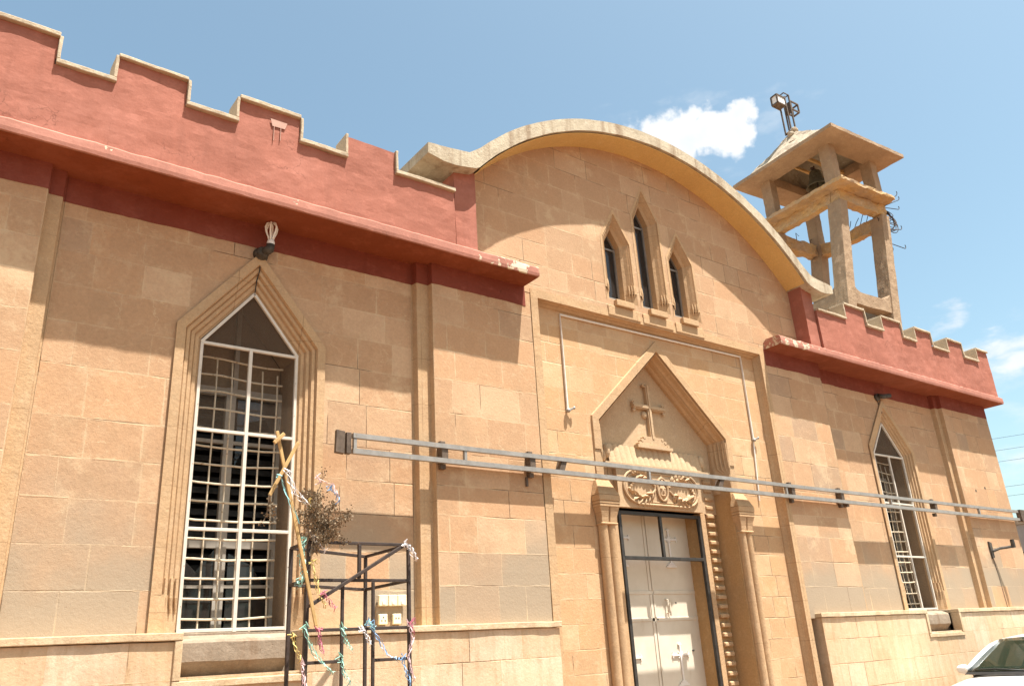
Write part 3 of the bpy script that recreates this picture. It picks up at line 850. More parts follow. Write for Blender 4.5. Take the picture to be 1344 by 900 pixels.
# ---- portal: pointed hood, tympanum, lintel, jambs, columns
hx = -.05; HHW = 1.20; HZ0, HZS, HZA = 3.72, 4.11, 5.22
hd = MB()
pf = [(0, YC + .004), (.004, .084), (.012, .082), (.10, .082), (.103, .128), (.112, .128), (.118, .098), (.126, .112), (.129, .165), (.136, .180), (.148, .195), (.158, .225), (.161, .205), (.166, .215), (.170, .262), (.18, .275), (.19, .295), (.19, .345)]
surround(hd, hx, HHW, HZ0, HZS, HZA, pf)
for sx in (-1, 1):
    hd.loft([[(hx + sx * (HHW - t), y, 3.38), (hx + sx * (HHW - t), y, HZ0 + .001)] for t, y in ((0, YC + .004), (0, .093), (.10, .093), (.115, .10), (.19, .285), (.19, .40))])
    for t, y, zt in ((.108, .098, 0), (.128, .14, .02), (.148, .185, .03), (.168, .235, .04)):
        hd.tube([(hx + sx * (HHW - t), y, 4.02), (hx + sx * (HHW - t + .002), y, HZ0 + .1), (hx + sx * (HHW - t + .004), y - .004, HZ0 - .03), (hx + sx * (HHW - .10 - (t - .1) * .4), .10 + (y - .1) * .35, HZ0 - .13)], [.010, .015, .015, .003], 7)
hd.build('portal_hood', M['trim'], church)
ty = MB(); ty.poly([(hx - 1.02, .338, 3.60), (hx + 1.02, .338, 3.60), (hx + 1.02, .338, 4.07), (hx, .338, 4.99), (hx - 1.02, .338, 4.07)])
tym = ty.build('tympanum', M['relief'], church)
# carved cross on a stepped base
cr = MB(); X0, ZC = -.075, 4.40
yb = .335
for w in (.062, .032):
    d = .045 if w > .05 else .058; q_ = 0 if w > .05 else .004
    cr.box(X0 - w / 2, X0 + w / 2, yb - d, yb, 3.99 + q_, 4.70 - q_); cr.box(X0 - .28 + q_, X0 - w / 2 - .001, yb - d, yb, ZC - w / 2, ZC + w / 2); cr.box(X0 + w / 2 + .001, X0 + .28 - q_, yb - d, yb, ZC - w / 2, ZC + w / 2)


def scroll(cx, cz, sx, sz, r=.03, horiz=True):
    pts = []
    for i in range(10):
        a = i / 9 * 1.5 * math.pi
        u = r * math.sin(a) * (1 - .04 * i); v = r * (1 - math.cos(a)) * (1 - .04 * i)
        pts.append((cx + (-sx * u * .6 if horiz else sx * v), yb - .03, cz + (sz * v if horiz else -sz * u * .6)))
    cr.tube(pts, .013, 6)


for sz in (-1, 1):
    scroll(X0 - .265, ZC + sz * .02, -1, sz); scroll(X0 + .265, ZC + sz * .02, 1, sz)
for sx in (-1, 1):
    scroll(X0 + sx * .02, 4.69, sx, 1, horiz=False)
for sx, sz in ((-1, -1),):
    cr.lump((X0 + sx * .07, yb - .004, ZC + sz * .095), .048, .03, .048, 14, 8)
for i, (w, z0, z1, d) in enumerate(((.155, 3.985, 4.02, .05), (.20, 3.945, 3.984, .052), (.245, 3.905, 3.944, .054), (.30, 3.865, 3.904, .075))):
    cr.box(X0 - w, X0 + w, yb - d, yb, z0, z1)
    if i < 3:
        for sx in (-1, 1): cr.tube([(X0 + sx * w, yb - .0, (z0 + z1) / 2), (X0 + sx * w, yb - d - .006, (z0 + z1) / 2)], .02, 10)
cr.build('carved_cross', M['relief'], tym, bevel=.005)
# fluted sloping band with scalloped ends
shg = MB(); rings = []; n = 132
for j in range(9):
    t = j / 8; row = []
    for i in range(n + 1):
        s_ = i / n; x = hx - .80 + 1.60 * s_; ph = s_ * 17
        rdg = abs(math.sin(ph * math.pi)) ** .7 * .014
        y = .33 - .045 * t - rdg * (1 - .15 * t); z = 3.865 - .215 * t - .045 * (t ** 3) * 0 + .012 * rdg / .014 * (1 - t)
        if t > .98: z -= .010 * rdg / .014
        row.append((x, y, z))
    rings.append(row)
shg.loft(rings); shg.loft([rings[-1], [(x, .335, 3.645) for x, y, z in rings[-1]]])
for sx in (-1, 1):
    shg.lump((hx + sx * .815, .315, 3.78), .05, .045, .085, 14, 8); shg.lump((hx + sx * .86, .325, 3.73), .045, .035, .075, 12, 8)
shg.box(hx - .90, hx + .90, .252, .338, 3.612, 3.644)
shg.build('fluted_band', M['relief'], church)
lt = MB(); LY = .285
lt.box(hx - .714, hx + .714, LY, .56, 3.135, 3.611); lt.box(hx - 1.03, hx + 1.03, .352, .60, 3.135, 3.60)
lint = lt.build('lintel', M['relief'], church)
ca = MB(); lcx, lcz = -.04, 3.385; yl = LY


def leaf(x, z, ang, ln=.075, wd=.026):
    n = 6; c, s = math.cos(ang), math.sin(ang); L_, R_, T_ = [], [], []
    for i in range(n + 1):
        t = i / n; w = wd * math.sin(math.pi * min(1, t * .93 + .06)) ** .8
        px, pz = x + c * ln * t, z + s * ln * t
        L_.append((px - s * w, yl - .004, pz + c * w)); R_.append((px + s * w, yl - .004, pz - c * w)); T_.append((px, yl - .045 * math.sin(math.pi * min(1, .2 + .75 * t)), pz))
    ca.loft([L_, T_, R_])


for sx in (-1, 1):
    for sz in (-1, 1):
        stem = [(lcx + sx * (.12 + .36 * t), yl - .012, lcz + sz * (.02 + .13 * math.sin(t * 2.5) - .01 * t)) for t in [i / 6 for i in range(7)]]
        ca.tube(stem, [.013 - .0009 * i for i in range(7)], 6)
        for i in range(1, 6):
            p = stem[i]; q = stem[i - 1]; a = math.atan2(p[2] - q[2], p[0] - q[0])
            leaf(p[0], p[2], a + .70, .105, .025); leaf(p[0], p[2], a - .70, .095, .023)
        leaf(stem[-1][0], stem[-1][2], math.atan2(stem[-1][2] - stem[-2][2], stem[-1][0] - stem[-2][0]), .09, .025)
    for k in range(3): ca.lump((lcx + sx * (.50 + .025 * k), yl - .012, lcz + .035 - .035 * k), .022, .022, .022, 8, 5)
# oval boss in the middle
ca.tube([(lcx + .085 * math.sin(a), yl - .016, lcz + .125 * math.cos(a) - .02 * (math.cos(a) < -.3)) for a in [i * math.pi / 16 for i in range(33)]], .014, 6)
ca.lump((lcx, yl + .004, lcz - .03), .075, .03, .10, 14, 9); ca.lump((lcx - .028, yl - .025, lcz + .0), .018, .012, .010); ca.lump((lcx + .028, yl - .025, lcz + .0), .018, .012, .010)
ca.lump((lcx, yl - .028, lcz - .035), .014, .014, .034); ca.lump((lcx, yl - .022, lcz - .085), .034, .012, .010); ca.lump((lcx, yl - .012, lcz + .075), .03, .02, .04); ca.lump((lcx, yl - .01, lcz + .125), .012, .015, .03)
for k in (-1, 1): ca.lump((lcx + k * .04, yl - .012, lcz + .06), .018, .014, .03, rot=k * .5)
# raised frame with rounded shoulders
for off, rr, dd in ((0, .016, -.010), (.034, .009, -.004)):
    for sz in (-1, 1):
        ca.tube([(lcx - .43, yl + dd, lcz + sz * (.205 - off)), (lcx + .43, yl + dd, lcz + sz * (.205 - off))], rr, 8)
    for sx in (-1, 1):
        ca.tube([(lcx + sx * (.45 + (.185 - off) * math.sin(a)), yl + dd, lcz + (.185 - off) * math.cos(a)) for a in [math.pi * i / 20 for i in range(21)]], rr, 8)
        if not off:
            for sz in (-1, 1): ca.tube([(lcx + sx * .437, yl + dd, lcz + sz * .205), (lcx + sx * .44, yl + dd, lcz + sz * .165)], .017, 8)
ca.build('carved_wreath', M['relief'], lint, smooth=False)
# jambs
for sx in (-1, 1):
    xi, xo = hx + sx * 1.03, hx + sx * 1.22
    j = MB()
    a, b = sorted((xi, xo))
    zi, zo_ = (3.52, 3.40)
    j.hexa(((a, .083, 0), (b, .083, 0), (b, .40, 0), (a, .40, 0), (a, .083, 3.38), (b, .083, 3.38), (b, .40, 3.50), (a, .40, 3.50)))
    # back plate carrying the dentils, roll at the door frame
    a2, b2 = sorted((hx + sx * .715, xi - sx * .001))
    j.box(a2, b2, .385, .60, 0, 3.134)
    jo = j.build('jamb', M['jamb'], church, rough=(3, .003, 4, .2))
    MB().box(*sorted((hx + sx * .715, hx + sx * .79)), .345, .384, 0, 3.60).tube([(hx + sx * .80, .372, 0), (hx + sx * .80, .372, 3.6)], .018, 8).build('jamb_roll', M['trim'], jo)
    dn = MB(); z = .06
    while z < 3.58:
        xa, xb = sorted((hx + sx * .835, hx + sx * .985))
        dn.hexa(((xa, .335, z), (xb, .335, z), (xb, .387, z), (xa, .387, z), (xa, .335, z + .045), (xb, .335, z + .045), (xb, .387, z + .06), (xa, .387, z + .06)))
        z += .108
    dn.build('dentils', M['trim'], jo, bevel=.010)
    cc = hx + sx * 1.155
    col_ = MB()
    for dx in (-.056, .056):
        x = cc + dx
        col_.lathe((x, .068, 0), [(.07, 0), (.07, .12), (.06, .14), (.054, .18), (.054, 2.86), (.056, 2.87)], 18)
    co = col_.build('twin_column', M['trim'], church, smooth=True)
    nk = MB()
    nk.box(cc - .118, cc + .118, .0, .10, 2.868, 2.892)
    nk.build('neck_ring', M['trim'], co, bevel=.011, seg=3)
    cp = MB()
    cp.loft([[(cc - w, .10, z), (cc - w, y, z), (cc - .012, y, z), (cc, y + .03, z), (cc + .012, y, z), (cc + w, y, z), (cc + w, .10, z)] for w, y, z in ((.108, .012, 2.893), (.112, .006, 2.95), (.128, -.006, 3.01), (.142, -.016, 3.055))])
    cp.box(cc - .147, cc + .147, -.022, .10, 3.056, 3.085); cp.box(cc - .150, cc + .150, -.026, .10, 3.087, 3.118); cp.box(cc - .153, cc + .153, -.030, .10, 3.120, 3.185)
    cp.hexa(((cc - .153, -.030, 3.187), (cc + .153, -.030, 3.187), (cc + .153, .10, 3.187), (cc - .153, .10, 3.187), (cc - .10, .060, 3.36), (cc + .10, .060, 3.36), (cc + .10, .10, 3.36), (cc - .10, .10, 3.36)))
    cp.build('capital', M['trim'], co, bevel=.006)
# black steel door frame
df = MB()
dfx0, dfx1 = -.735, .665
for a, b, c, d in ((dfx0, dfx0 + .044, 0, 3.108), (dfx1 - .044, dfx1, 0, 3.108)): df.box(a, b, .352, .392, c, d)
df.box(dfx0 + .044, dfx1 - .044, .353, .391, 3.066, 3.108); df.box(dfx0 + .044, dfx1 - .044, .350, .390, 2.556, 2.596); df.box(-.066, -.026, .354, .388, 2.597, 3.065)
df.build('door_frame', M['black_steel'], church, bevel=.004)
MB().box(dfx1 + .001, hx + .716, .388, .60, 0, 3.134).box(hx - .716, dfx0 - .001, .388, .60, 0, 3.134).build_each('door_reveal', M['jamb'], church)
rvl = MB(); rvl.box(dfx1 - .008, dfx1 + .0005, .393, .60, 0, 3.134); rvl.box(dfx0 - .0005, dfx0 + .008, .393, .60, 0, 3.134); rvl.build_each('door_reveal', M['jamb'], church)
for k, (a, b) in enumerate(((-.73, -.083), (-.077, .66))):
    d = MB(); d.box(a, b, .600, .645, .05, 3.12)
    leafo = d.build('door', M['door'], church)
    t = MB()
    def strip(x0, x1, z0, z1, y=.592): t.box(x0, x1, y, .599, z0, z1)
    strip(a + .02, b - .004, 2.195, 2.235); strip(a + .02, b - .004, 1.895, 1.935)
    if k == 0: strip(b - .045, b - .005, .06, 2.19); strip(b - .045, b - .005, 2.24, 3.1)
    else: strip(a + .004, a + .03, .06, 1.89); strip(a + .004, a + .03, 1.94, 2.19); strip(a + .004, a + .03, 2.24, 3.1)
    t.build_each('door_rib', M['door'], leafo, bevel=.003)
    cxs = -.51 if k == 0 else .30
    if k == 1:
        pass
    for zc, dz in ((2.84, 0), (1.515, 0), (.6, 0)):
        x = cxs - (.03 if zc < 2 and k == 1 else 0)
        c = MB(); y0, y1 = .584, .598
        c.box(x - .011, x + .011, y0, y1, zc - .28, zc + .11); c.box(x - .13, x - .0115, y0, y1, zc - .011, zc + .011); c.box(x + .0115, x + .13, y0, y1, zc - .011, zc + .011)
        for ex, ez in ((0, .115), (-.13, 0), (.13, 0)):
            c.lump((x + ex, y0 + .006, zc + ez), .02, .008, .02, 6, 4)
            if ex: c.box(x + ex - .006, x + ex + .006, y0 + .001, y1, zc - .032, zc + .032)
            else: c.box(x - .032, x + .032, y0 + .001, y1, zc + ez - .006, zc + ez + .006)
        for q in (45, 135):
            dx, dz_ = .05 * math.cos(math.radians(q)), .05 * math.sin(math.radians(q))
            c.bar((x - dx, .591, zc - dz_), (x + dx, .591, zc + dz_), .010, .010, (0, 1, 0))
        for w, za, zb in ((.085, -.335, -.315), (.06, -.314, -.297), (.035, -.296, -.28)): c.box(x - w, x + w, y0, y1, zc + za, zc + zb)
        c.build('door_cross', M['door_trim'], leafo)
    if k == 1:
        hnd = MB(); hnd.tube([(.13, .596, 2.135), (.13, .56, 2.13), (.12, .555, 2.06), (.13, .56, 1.985), (.13, .596, 1.98)], .009, 6); hnd.bar((.17, .575, 2.10), (.17, .575, 1.95), .012, .012, (0, 1, 0))
        hnd.build('handle', M['door'], leafo)
        MB().tube([(.305, .603, 2.095), (.305, .5985, 2.095)], .012, 8).tube([(.50, .603, 1.555), (.50, .5985, 1.56)], .02, 8).tube([(-.04, .5915, 1.915), (-.04, .5910, 1.915)], .012, 6).build('lock_hole', M['dark'], leafo)

# ------------------------------------------------------------------ bell tower on the right wing
TX, TY, TH = 7.507, 1.2, -.07
tower = tag(empty('bell_tower', (TX, TY, 5.45), TH), 'war damaged open concrete bell tower with pyramid roof above the right wing', 'bell tower')
TLX, TLY, TWX, TWY = 1.725, 1.95, .26, .31
ZB, ZM, ZR = 8.12, 10.46, 11.66
SHR = -.2


def TW(x, y, z):     # world height z, tower local coordinates; the lower storey leans
    return (x + SHR * max(0, ZM - z), y, z - 5.45)


def tbox(mb, x0, x1, y0, y1, z0, z1):
    mb.hexa([TW(x, y, z) for z in (z0, z1) for x, y in ((x0, y0), (x1, y0), (x1, y1), (x0, y1))])


RO = (5, .007, 9, .07)
for cx0 in (0, TLX - TWX):
    for cy0 in (0, TLY - TWY):
        m = MB(); tbox(m, cx0, cx0 + TWX, cy0, cy0 + TWY, 5.45, ZM - .225)
        m.build('lower_column', M['tower'], tower, rough=RO, bevel=.008)
        m = MB(); q = .02
        tbox(m, cx0 + q, cx0 + TWX - q, cy0 + q, cy0 + TWY - q, (ZM - .26 if cx0 > 0 and cy0 > 0 else ZM + .14), ZR + .04)
        m.build('upper_column', M['tower'], tower, rough=RO, bevel=.008)
# base beams with curved haunches
for (xa, xb, ya, yb_) in ((TWX, TLX - TWX, .03, .25), (TWX, TLX - TWX, TLY - .25, TLY - .03)):
    m = MB(); pts = []
    for i in range(13):
        t = i / 12; x = xa - .01 + (xb - xa + .02) * t; h = .16 * (max(0, 1 - t * 5) ** 2 + max(0, 1 - (1 - t) * 5) ** 2); pts.append((x, ZB - .06 + h))
    rng = [[TW(x, ya, 7.78), TW(x, ya, z), TW(x, yb_, z), TW(x, yb_, 7.78)] for x, z in pts]
    m.loft(rng, close=True)
    m.build('base_beam', M['tower'], tower, rough=(3, .01, 5, .15))
for xa, xb in ((.03, .23), (TLX - .23, TLX - .03)):
    m = MB(); pts = []
    for i in range(13):
        t = i / 12; y = TWY - .01 + (TLY - 2 * TWY + .02) * t; h = .2 * (max(0, 1 - t * 5) ** 2 + max(0, 1 - (1 - t) * 5) ** 2); pts.append((y, ZB - .06 + h))
    m.loft([[TW(xa, y, 7.78), TW(xa, y, z), TW(xb, y, z), TW(xb, y, 7.78)] for y, z in pts], close=True)
    m.build('base_beam', M['tower'], tower, rough=(3, .01, 5, .15))
m = MB(); tbox(m, TWX, TLX - TWX, .06, .22, 5.45, 7.35); tbox(m, .05, .21, TWY, TLY - TWY, 5.45, 7.60); tbox(m, TLX - .21, TLX - .05, TWY, TLY - TWY, 5.45, 7.6)
m.build('tower_base', M['tower'], tower, rough=(2, .01, 5, .2))
# mid ledge: front and left kept, right and back broken
m = MB(); e = .27
tbox(m, -e, TLX - .10, -e, .22, ZM + .05, ZM + .125)
m.build('ledge', M['broken'], tower, rough=(5, .028, 7, .06))
m = MB(); tbox(m, -e, .2, .225, TLY + e, ZM + .05, ZM + .125)
m.build('ledge', M['broken'], tower, rough=(5, .028, 7, .06))
m = MB(); tbox(m, .02, TLX - .05, .02, .22, ZM - .22, ZM + .045)
m.build('ledge_beam', M['broken'], tower, rough=(5, .025, 7, .06))
m = MB(); tbox(m, .02, .2, .23, TLY, ZM - .22, ZM + .045)
m.build('ledge_beam', M['broken'], tower, rough=(5, .025, 7, .06))
m = MB(); tbox(m, TLX - .24, TLX - .02, .30, TLY - .02, ZM - .52, ZM - .22)
m.build('ledge_beam', M['broken'], tower, rough=(5, .035, 6, .09))
m = MB(); tbox(m, .28, TLX - .3, TLY - .24, TLY - .02, ZM - .50, ZM - .2)
m.build('ledge_beam', M['broken'], tower, rough=(5, .035, 6, .09))
# roof slab ring and broken pyramid cap
m = MB(); r = .42; zr = ZR
q = [(-r, -r), (TLX + r, -r), (TLX + r, TLY + r), (-r, TLY + r)]; iq = [(.16, .18), (TLX - .16, .18), (TLX - .16, TLY - .18), (.16, TLY - .18)]
for k in range(4):
    a, b, c, d = q[k], q[(k + 1) % 4], iq[(k + 1) % 4], iq[k]
    m.poly([TW(*a, zr), TW(*b, zr), TW(*c, zr - .03), TW(*d, zr - .03)])
    m.poly([TW(*a, zr), TW(*a, zr + .085), TW(*b, zr + .085), TW(*b, zr)])
    m.poly([TW(*d, zr - .03), TW(*c, zr - .03), TW(*c, zr + .2), TW(*d, zr + .2)])
    m.poly([TW(*a, zr + .085), TW(*d, zr + .2), TW(*c, zr + .2), TW(*b, zr + .085)])
m.build('roof_slab', M['tower'], tower, rough=(5, .008, 6, .10))
m = MB(); rings = []; AX, AY = .60, 1.20
for t, z in ((0, ZR + .09), (.30, ZR + .42), (.55, ZR + .68), (.75, ZR + .93), (.88, ZR + 1.12)):
    rings.append([TW(x + (AX - x) * t, y + (AY - y) * t, z) for x, y in ((-.30, -.30), (TLX + .30, -.30), (TLX + .30, TLY + .30), (-.30, TLY + .30))])
m.loft(rings, close=True); m.poly(rings[-1])
m.build('pyramid_cap', M['concrete'], tower, rough=(5, .035, 3.5, .12))
m = MB(); rnd = random.Random(4)
for i in range(34):
    t = rnd.uniform(.45, .98); a = rnd.uniform(0, 6.28)
    ex, ey = AX + (TLX / 2 - AX) * (1 - t), AY + (TLY / 2 - AY) * (1 - t)
    c = TW(ex + 1.05 * (1 - t) * math.cos(a), ey + 1.05 * (1 - t) * math.sin(a), ZR + .09 + 1.12 * t)
    m.lump(c, rnd.uniform(.05, .15), rnd.uniform(.05, .13), rnd.uniform(.025, .06), 7, 4, rnd.uniform(0, 3), 'z')
m.build('rubble', M['concrete'], tower)
# bent reinforcement bars
rb = MB(); rnd = random.Random(12)


def hook(p, d, ln, curl=.05, droop=.0):
    p = Vector(p); d = Vector(d).normalized(); pts = [p, p + d * ln * .5 + Vector((0, 0, -droop * .3)), p + d * ln + Vector((0, 0, -droop))]
    e_ = pts[-1]
    for a in (0.6, 1.4, 2.3): pts.append(e_ + d * curl * math.sin(a) + Vector((0, 0, curl * (1 - math.cos(a)))))
    rb.tube(pts, .009, 5)


BX, BY = TLX - .02, .10
for i in range(5):
    hook(TW(BX, BY + .04 * i, ZM + .05 + .03 * (i % 3)), (1, -.25 + .1 * i, .9 - .35 * i), rnd.uniform(.45, .85), .05, .03)
for i in range(11):
    p0 = Vector(TW(BX - .02, BY + .02 * i, ZM - .02 + .03 * i)); a = rnd.uniform(.2, .5); k = []
    for t in range(15):
        u = t / 14 * rnd.uniform(4.2, 4.6)
        k.append(p0 + Vector((a * math.sin(u) * .8 + .06, -.05 * i * math.sin(u * .5) + .02 * i, a * (math.cos(u) - 1) * .75)))
    rb.tube(k, .0085, 5)
for z in (ZM - .52, ZM - .84, ZM - 1.02): hook(TW(BX, .12, z), (1, .05, .28 if z > ZM - .6 else .04), .75 if z > ZM - 1 else .2, .06)
for i in range(7):
    p0 = Vector(TW(.12 + .02 * i, .08, ZM + .14)); rb.tube([p0, p0 + Vector((rnd.uniform(-.1, .16), -.05, rnd.uniform(.04, .12))), p0 + Vector((rnd.uniform(.0, .3), -.08, rnd.uniform(.0, .16)))], .008, 5)
for i in range(5):
    p0 = Vector(TW(TLX - .14, .5 + .16 * i, ZM - .24)); rb.tube([p0, p0 + Vector((.02, -.1, rnd.uniform(.14, .26))), p0 + Vector((rnd.uniform(-.1, .1), -.2, rnd.uniform(.2, .36)))], .008, 5)
for i in range(3):
    p0 = Vector(TW(.4 + .5 * i, TLY - .1, ZM - .2)); rb.tube([p0, p0 + Vector((.05, .02, rnd.uniform(.16, .3))), p0 + Vector((.12, 0, rnd.uniform(.1, .3)))], .008, 5)
rb.build_each('rebar', M['rebar'], tower)
bm_ = MB(); bm_.bar(TW(.15, .75, ZR + .1), TW(TLX - .15, .75, ZR + .1), .06, .07); bm_.bar(TW(.15, 1.15, ZR + .12), TW(TLX - .15, 1.15, ZR + .12), .05, .06)
bm_.build('bell_beam', M['wood'], tower)
# bell
bw = tower.matrix_basis @ Vector((0, 0, 0))
ct, st_ = math.cos(TH), math.sin(TH)


def tworld(x, y, z): return (TX + ct * x - st_ * y, TY + st_ * x + ct * y, z)


bl = tag(empty('bell', tworld(.62, .86, ZR - .50)), 'small dark bronze bell hanging under the tower roof', 'bell')
MB().lathe((0, 0, 0), [(.0, .42), (.10, .42), (.125, .39), (.14, .32), (.155, .22), (.19, .12), (.235, .04), (.26, .0), (.24, .0), (.18, .10), (.12, .3), (0, .36)], 28).build('bell_body', M['bronze'], bl, smooth=True)
MB().tube([(0, 0, .42), (0, 0, .56)], .02, 8).bar((-.12, 0, .47), (.12, 0, .47), .04, .05).build('hanger', M['rebar'], bl)
MB().tube([(0, 0, .3), (0.01, 0, .06)], .012, 6).lump((.01, 0, .04), .03, .03, .035).build('clapper', M['rebar'], bl)

# skeleton cross on the tower
xc = tworld(.58, 1.22, ZR + 1.16)
cross = tag(empty('roof_cross', xc, TH), 'broken box frame metal cross leaning on top of the bell tower', 'cross')
cross.rotation_euler = (math.radians(-2), math.radians(3), TH)
t = MB(); hw = .085; H = 1.15
for sx in (-1, 1):
    for sy in (-1, 1): t.bar((sx * hw, sy * hw, -.02), (sx * hw, sy * hw, H - (0.0 if sx > 0 else .12)), .030)
for sx in (-1, 1):
    t.bar((sx * hw, -hw, .02), (sx * hw, hw, .02), .02); t.bar((sx * hw, -hw, H), (sx * hw, hw, H), .02)
for sy in (-1, 1): t.bar((-hw, sy * hw, .02), (hw, sy * hw, .02), .02); t.bar((-hw, sy * hw, H), (hw, sy * hw, H), .02)
t.build_each('shaft', M['bracket'], cross)
t = MB()
za, zb = .74, .98
for x0, x1 in ((-.38, -hw), (hw, .38)):
    for sy in (-1, 1):
        for z in (za, zb): t.bar((x0, sy * hw, z), (x1, sy * hw, z), .032)
    ex = x0 if x0 < 0 else x1
    for z in (za, zb): t.bar((ex, -hw, z), (ex, hw, z), .032)
    for sy in (-1, 1): t.bar((ex, sy * hw, za), (ex, sy * hw, zb), .032)
t.build_each('arm', M['bracket'], cross)
MB().box(-.375, -.37, -.075, .075, za + .01, zb - .01).box(-.36, -.11, -.083, -.079, za + .012, zb - .012).build_each('white_panel', M['bulb'], cross)
MB().box(-.35, -.10, -.075, .075, za - .004, za + .004).box(.10, .14, -.09, .09, za - .08, zb).build_each('panel', M['bracket'], cross)
m = MB()
for i in range(7): m.lump((random.uniform(-.14, .1), random.uniform(-.14, .1), random.uniform(-.16, 0.02)), .1, .09, .07, 7, 5)
m.build('broken_footing', M['concrete'], cross)

# ------------------------------------------------------------------ metal rail frame along the facade
rf = tag(empty('sign_rail', (2.1, -.07, 3.33)), 'long horizontal two bar grey metal frame fixed across the facade', 'metal frame')
o = Vector((2.1, -.07, 3.33))


def rp(x, y, z): return Vector((x, y, z)) - o


def rbox(mb, x0, x1, y0, y1, z0, z1): mb.box(x0 - o.x, x1 - o.x, y0 - o.y, y1 - o.y, z0 - o.z, z1 - o.z)


for z0, z1 in ((3.475, 3.518), (3.335, 3.380)):
    m = MB(); n = 40; rings = []
    for i in range(n + 1):
        x = -4.28 + (8.62 + 4.28) * i / n; j = .005 * noise.noise(Vector((x * .8, z0, 0))); jy = .004 * noise.noise(Vector((x * .9, z0, 4)))
        rings.append([rp(x, -.098 + jy, z0 + j), rp(x, -.055 + jy, z0 + j), rp(x, -.055 + jy, z1 + j), rp(x, -.098 + jy, z1 + j)])
    m.loft(rings, close=True); m.poly(rings[0]); m.poly(rings[-1])
    m.build('rail', M['galv'], rf)
for x in (-3.10, -.61, 1.92, 4.45, 7.18, -4.26):
    m = MB(); rbox(m, x - .014, x + .014, -.094, -.058, 3.381, 3.474); m.build('upright', M['galv'], rf)
for x, lean in ((-3.33, 0), (-2.28, 0), (-1.88, .03), (.63, .04), (2.07, 0), (3.20, 0), (5.76, 0)):
    m = MB()
    m.hexa([rp(x - .035 - lean, -.088, 3.352), rp(x + .035 - lean, -.088, 3.352), rp(x + .035 - lean, .0 - .002, 3.352), rp(x - .035 - lean, -.002, 3.352), rp(x - .035 + lean, -.088, 3.50), rp(x + .035 + lean, -.088, 3.50), rp(x + .035 + lean, -.002, 3.50), rp(x - .035 + lean, -.002, 3.50)])
    if not lean: rbox(m, x - .028, x + .028, -.052, -.004, 3.285, 3.334); rbox(m, x - .028, x + .028, -.052, -.004, 3.52, 3.555)
    m.build('bracket', M['bracket'], rf, bevel=.004)
m = MB(); m.hexa([rp(-4.46, -.13, 3.325), rp(-4.365, -.10, 3.325), rp(-4.36, -.05, 3.325), rp(-4.455, -.08, 3.325), rp(-4.455, -.13, 3.525), rp(-4.36, -.10, 3.525), rp(-4.355, -.05, 3.525), rp(-4.45, -.08, 3.525)])
rbox(m, -4.345, -4.30, -.10, -.05, 3.33, 3.52)
m.build('end_plate', M['bracket'], rf, bevel=.003)
m = MB(); rbox(m, 8.63, 8.86, -.13, -.05, 3.325, 3.53); m.build('end_plate', M['bracket'], rf, bevel=.003)
m = MB(); rbox(m, -2.33, -2.305, -.02, -.002, 3.20, 3.29); rbox(m, 3.30, 3.36, -.06, -.002, 3.30, 3.36); m.build_each('clip', M['bracket'], rf)

# ------------------------------------------------------------------ small fittings on the wall
cd = tag(empty('conduit', (0, YC, 4.6)), 'thin white pipe bent round three sides of the portal gable', 'pipe')
m = MB(); y = -.018
m.tube([(-1.60, y, -.48), (-1.60, y, .672), (1.645, y, .70), (1.635, y, -.46)], .014, 8); m.tube([(1.63, y, -.50), (1.565, y, -1.17), (1.55, y, -1.3)], .010, 8)
m.build('pipe', M['pvc'], cd)
m = MB()
for x in (-1.61, 1.62): m.lump((x, y - .02, -.49), .03, .03, .025); m.tube([(x, y, -.49), (x + .07, y - .03, -.46)], .012, 6); m.lump((x + .08, y - .03, -.455), .018, .018, .018)
m.build('pipe_joint', M['galv'], cd)
# left lamp: spiral bulb standing in a black holder
lp = tag(empty('wall_lamp', (-5.12, YB, 5.16)), 'large white looped energy saving bulb in black holder above the barred window', 'lamp')
m = MB(); m.tube([(0, .0, 0), (0, -.05, .0)], [.072, .055], 14); m.lump((0, -.06, .0), .06, .04, .055, 12, 8); m.tube([(0, -.06, .0), (.05, -.10, .03), (.052, -.105, .075)], [.045, .042, .038], 12)
m.build('lamp_holder', M['holder'], lp, smooth=True)
m = MB()
for k in range(6):
    a = k * math.pi / 3
    m.tube([(.052 + r * math.cos(a), -.105 + r * math.sin(a), z) for r, z in ((.018, .12), (.026, .15), (.048, .20), (.056, .245), (.042, .285), (.012, .30))], .0085, 7)
m.build('bulb_tube', M['bulb'], lp, smooth=True)
m = MB(); m.lathe((.052, -.105, 0), [(.036, .07), (.036, .095), (.03, .115), (.02, .122), (0, .124)], 14); m.build('bulb_base', M['bulb'], lp, smooth=True)
m = MB(); m.tube([(-.004, -.012, -.04), (-.002, -.012, -.16), (-.01, .03, -.25), (-.012, .05, -.36)], .005, 5); m.build('lamp_cable', M['cable'], lp)
lr = tag(empty('lamp_arm', (5.11, YB, 5.20)), 'bare black lamp arm without bulb above the far right window', 'lamp arm')
m = MB(); m.tube([(0, 0, 0), (0, -.04, 0)], .06, 12); m.tube([(0, -.04, .02), (.05, -.09, .0), (.22, -.12, .03)], [.04, .04, .035], 10); m.build('arm', M['holder'], lr, smooth=True)
m = MB(); m.tube([(0, -.01, -.04), (.03, -.01, -.14), (.06, -.008, -.26)], .005, 5); m.build('lamp_cable', M['cable'], lr)
cb = tag(empty('camera_bracket', (7.41, 0, 2.83)), 'black wall bracket arm with upright stub on the far pilaster', 'bracket')
m = MB(); m.hexa([(-.04, -.03, -.16), (.03, -.03, -.14), (.03, 0, -.14), (-.04, 0, -.16), (-.05, -.03, .12), (.04, -.03, .1), (.04, 0, .1), (-.05, 0, .12)]); m.build('wall_plate', M['holder'], cb, bevel=.006)
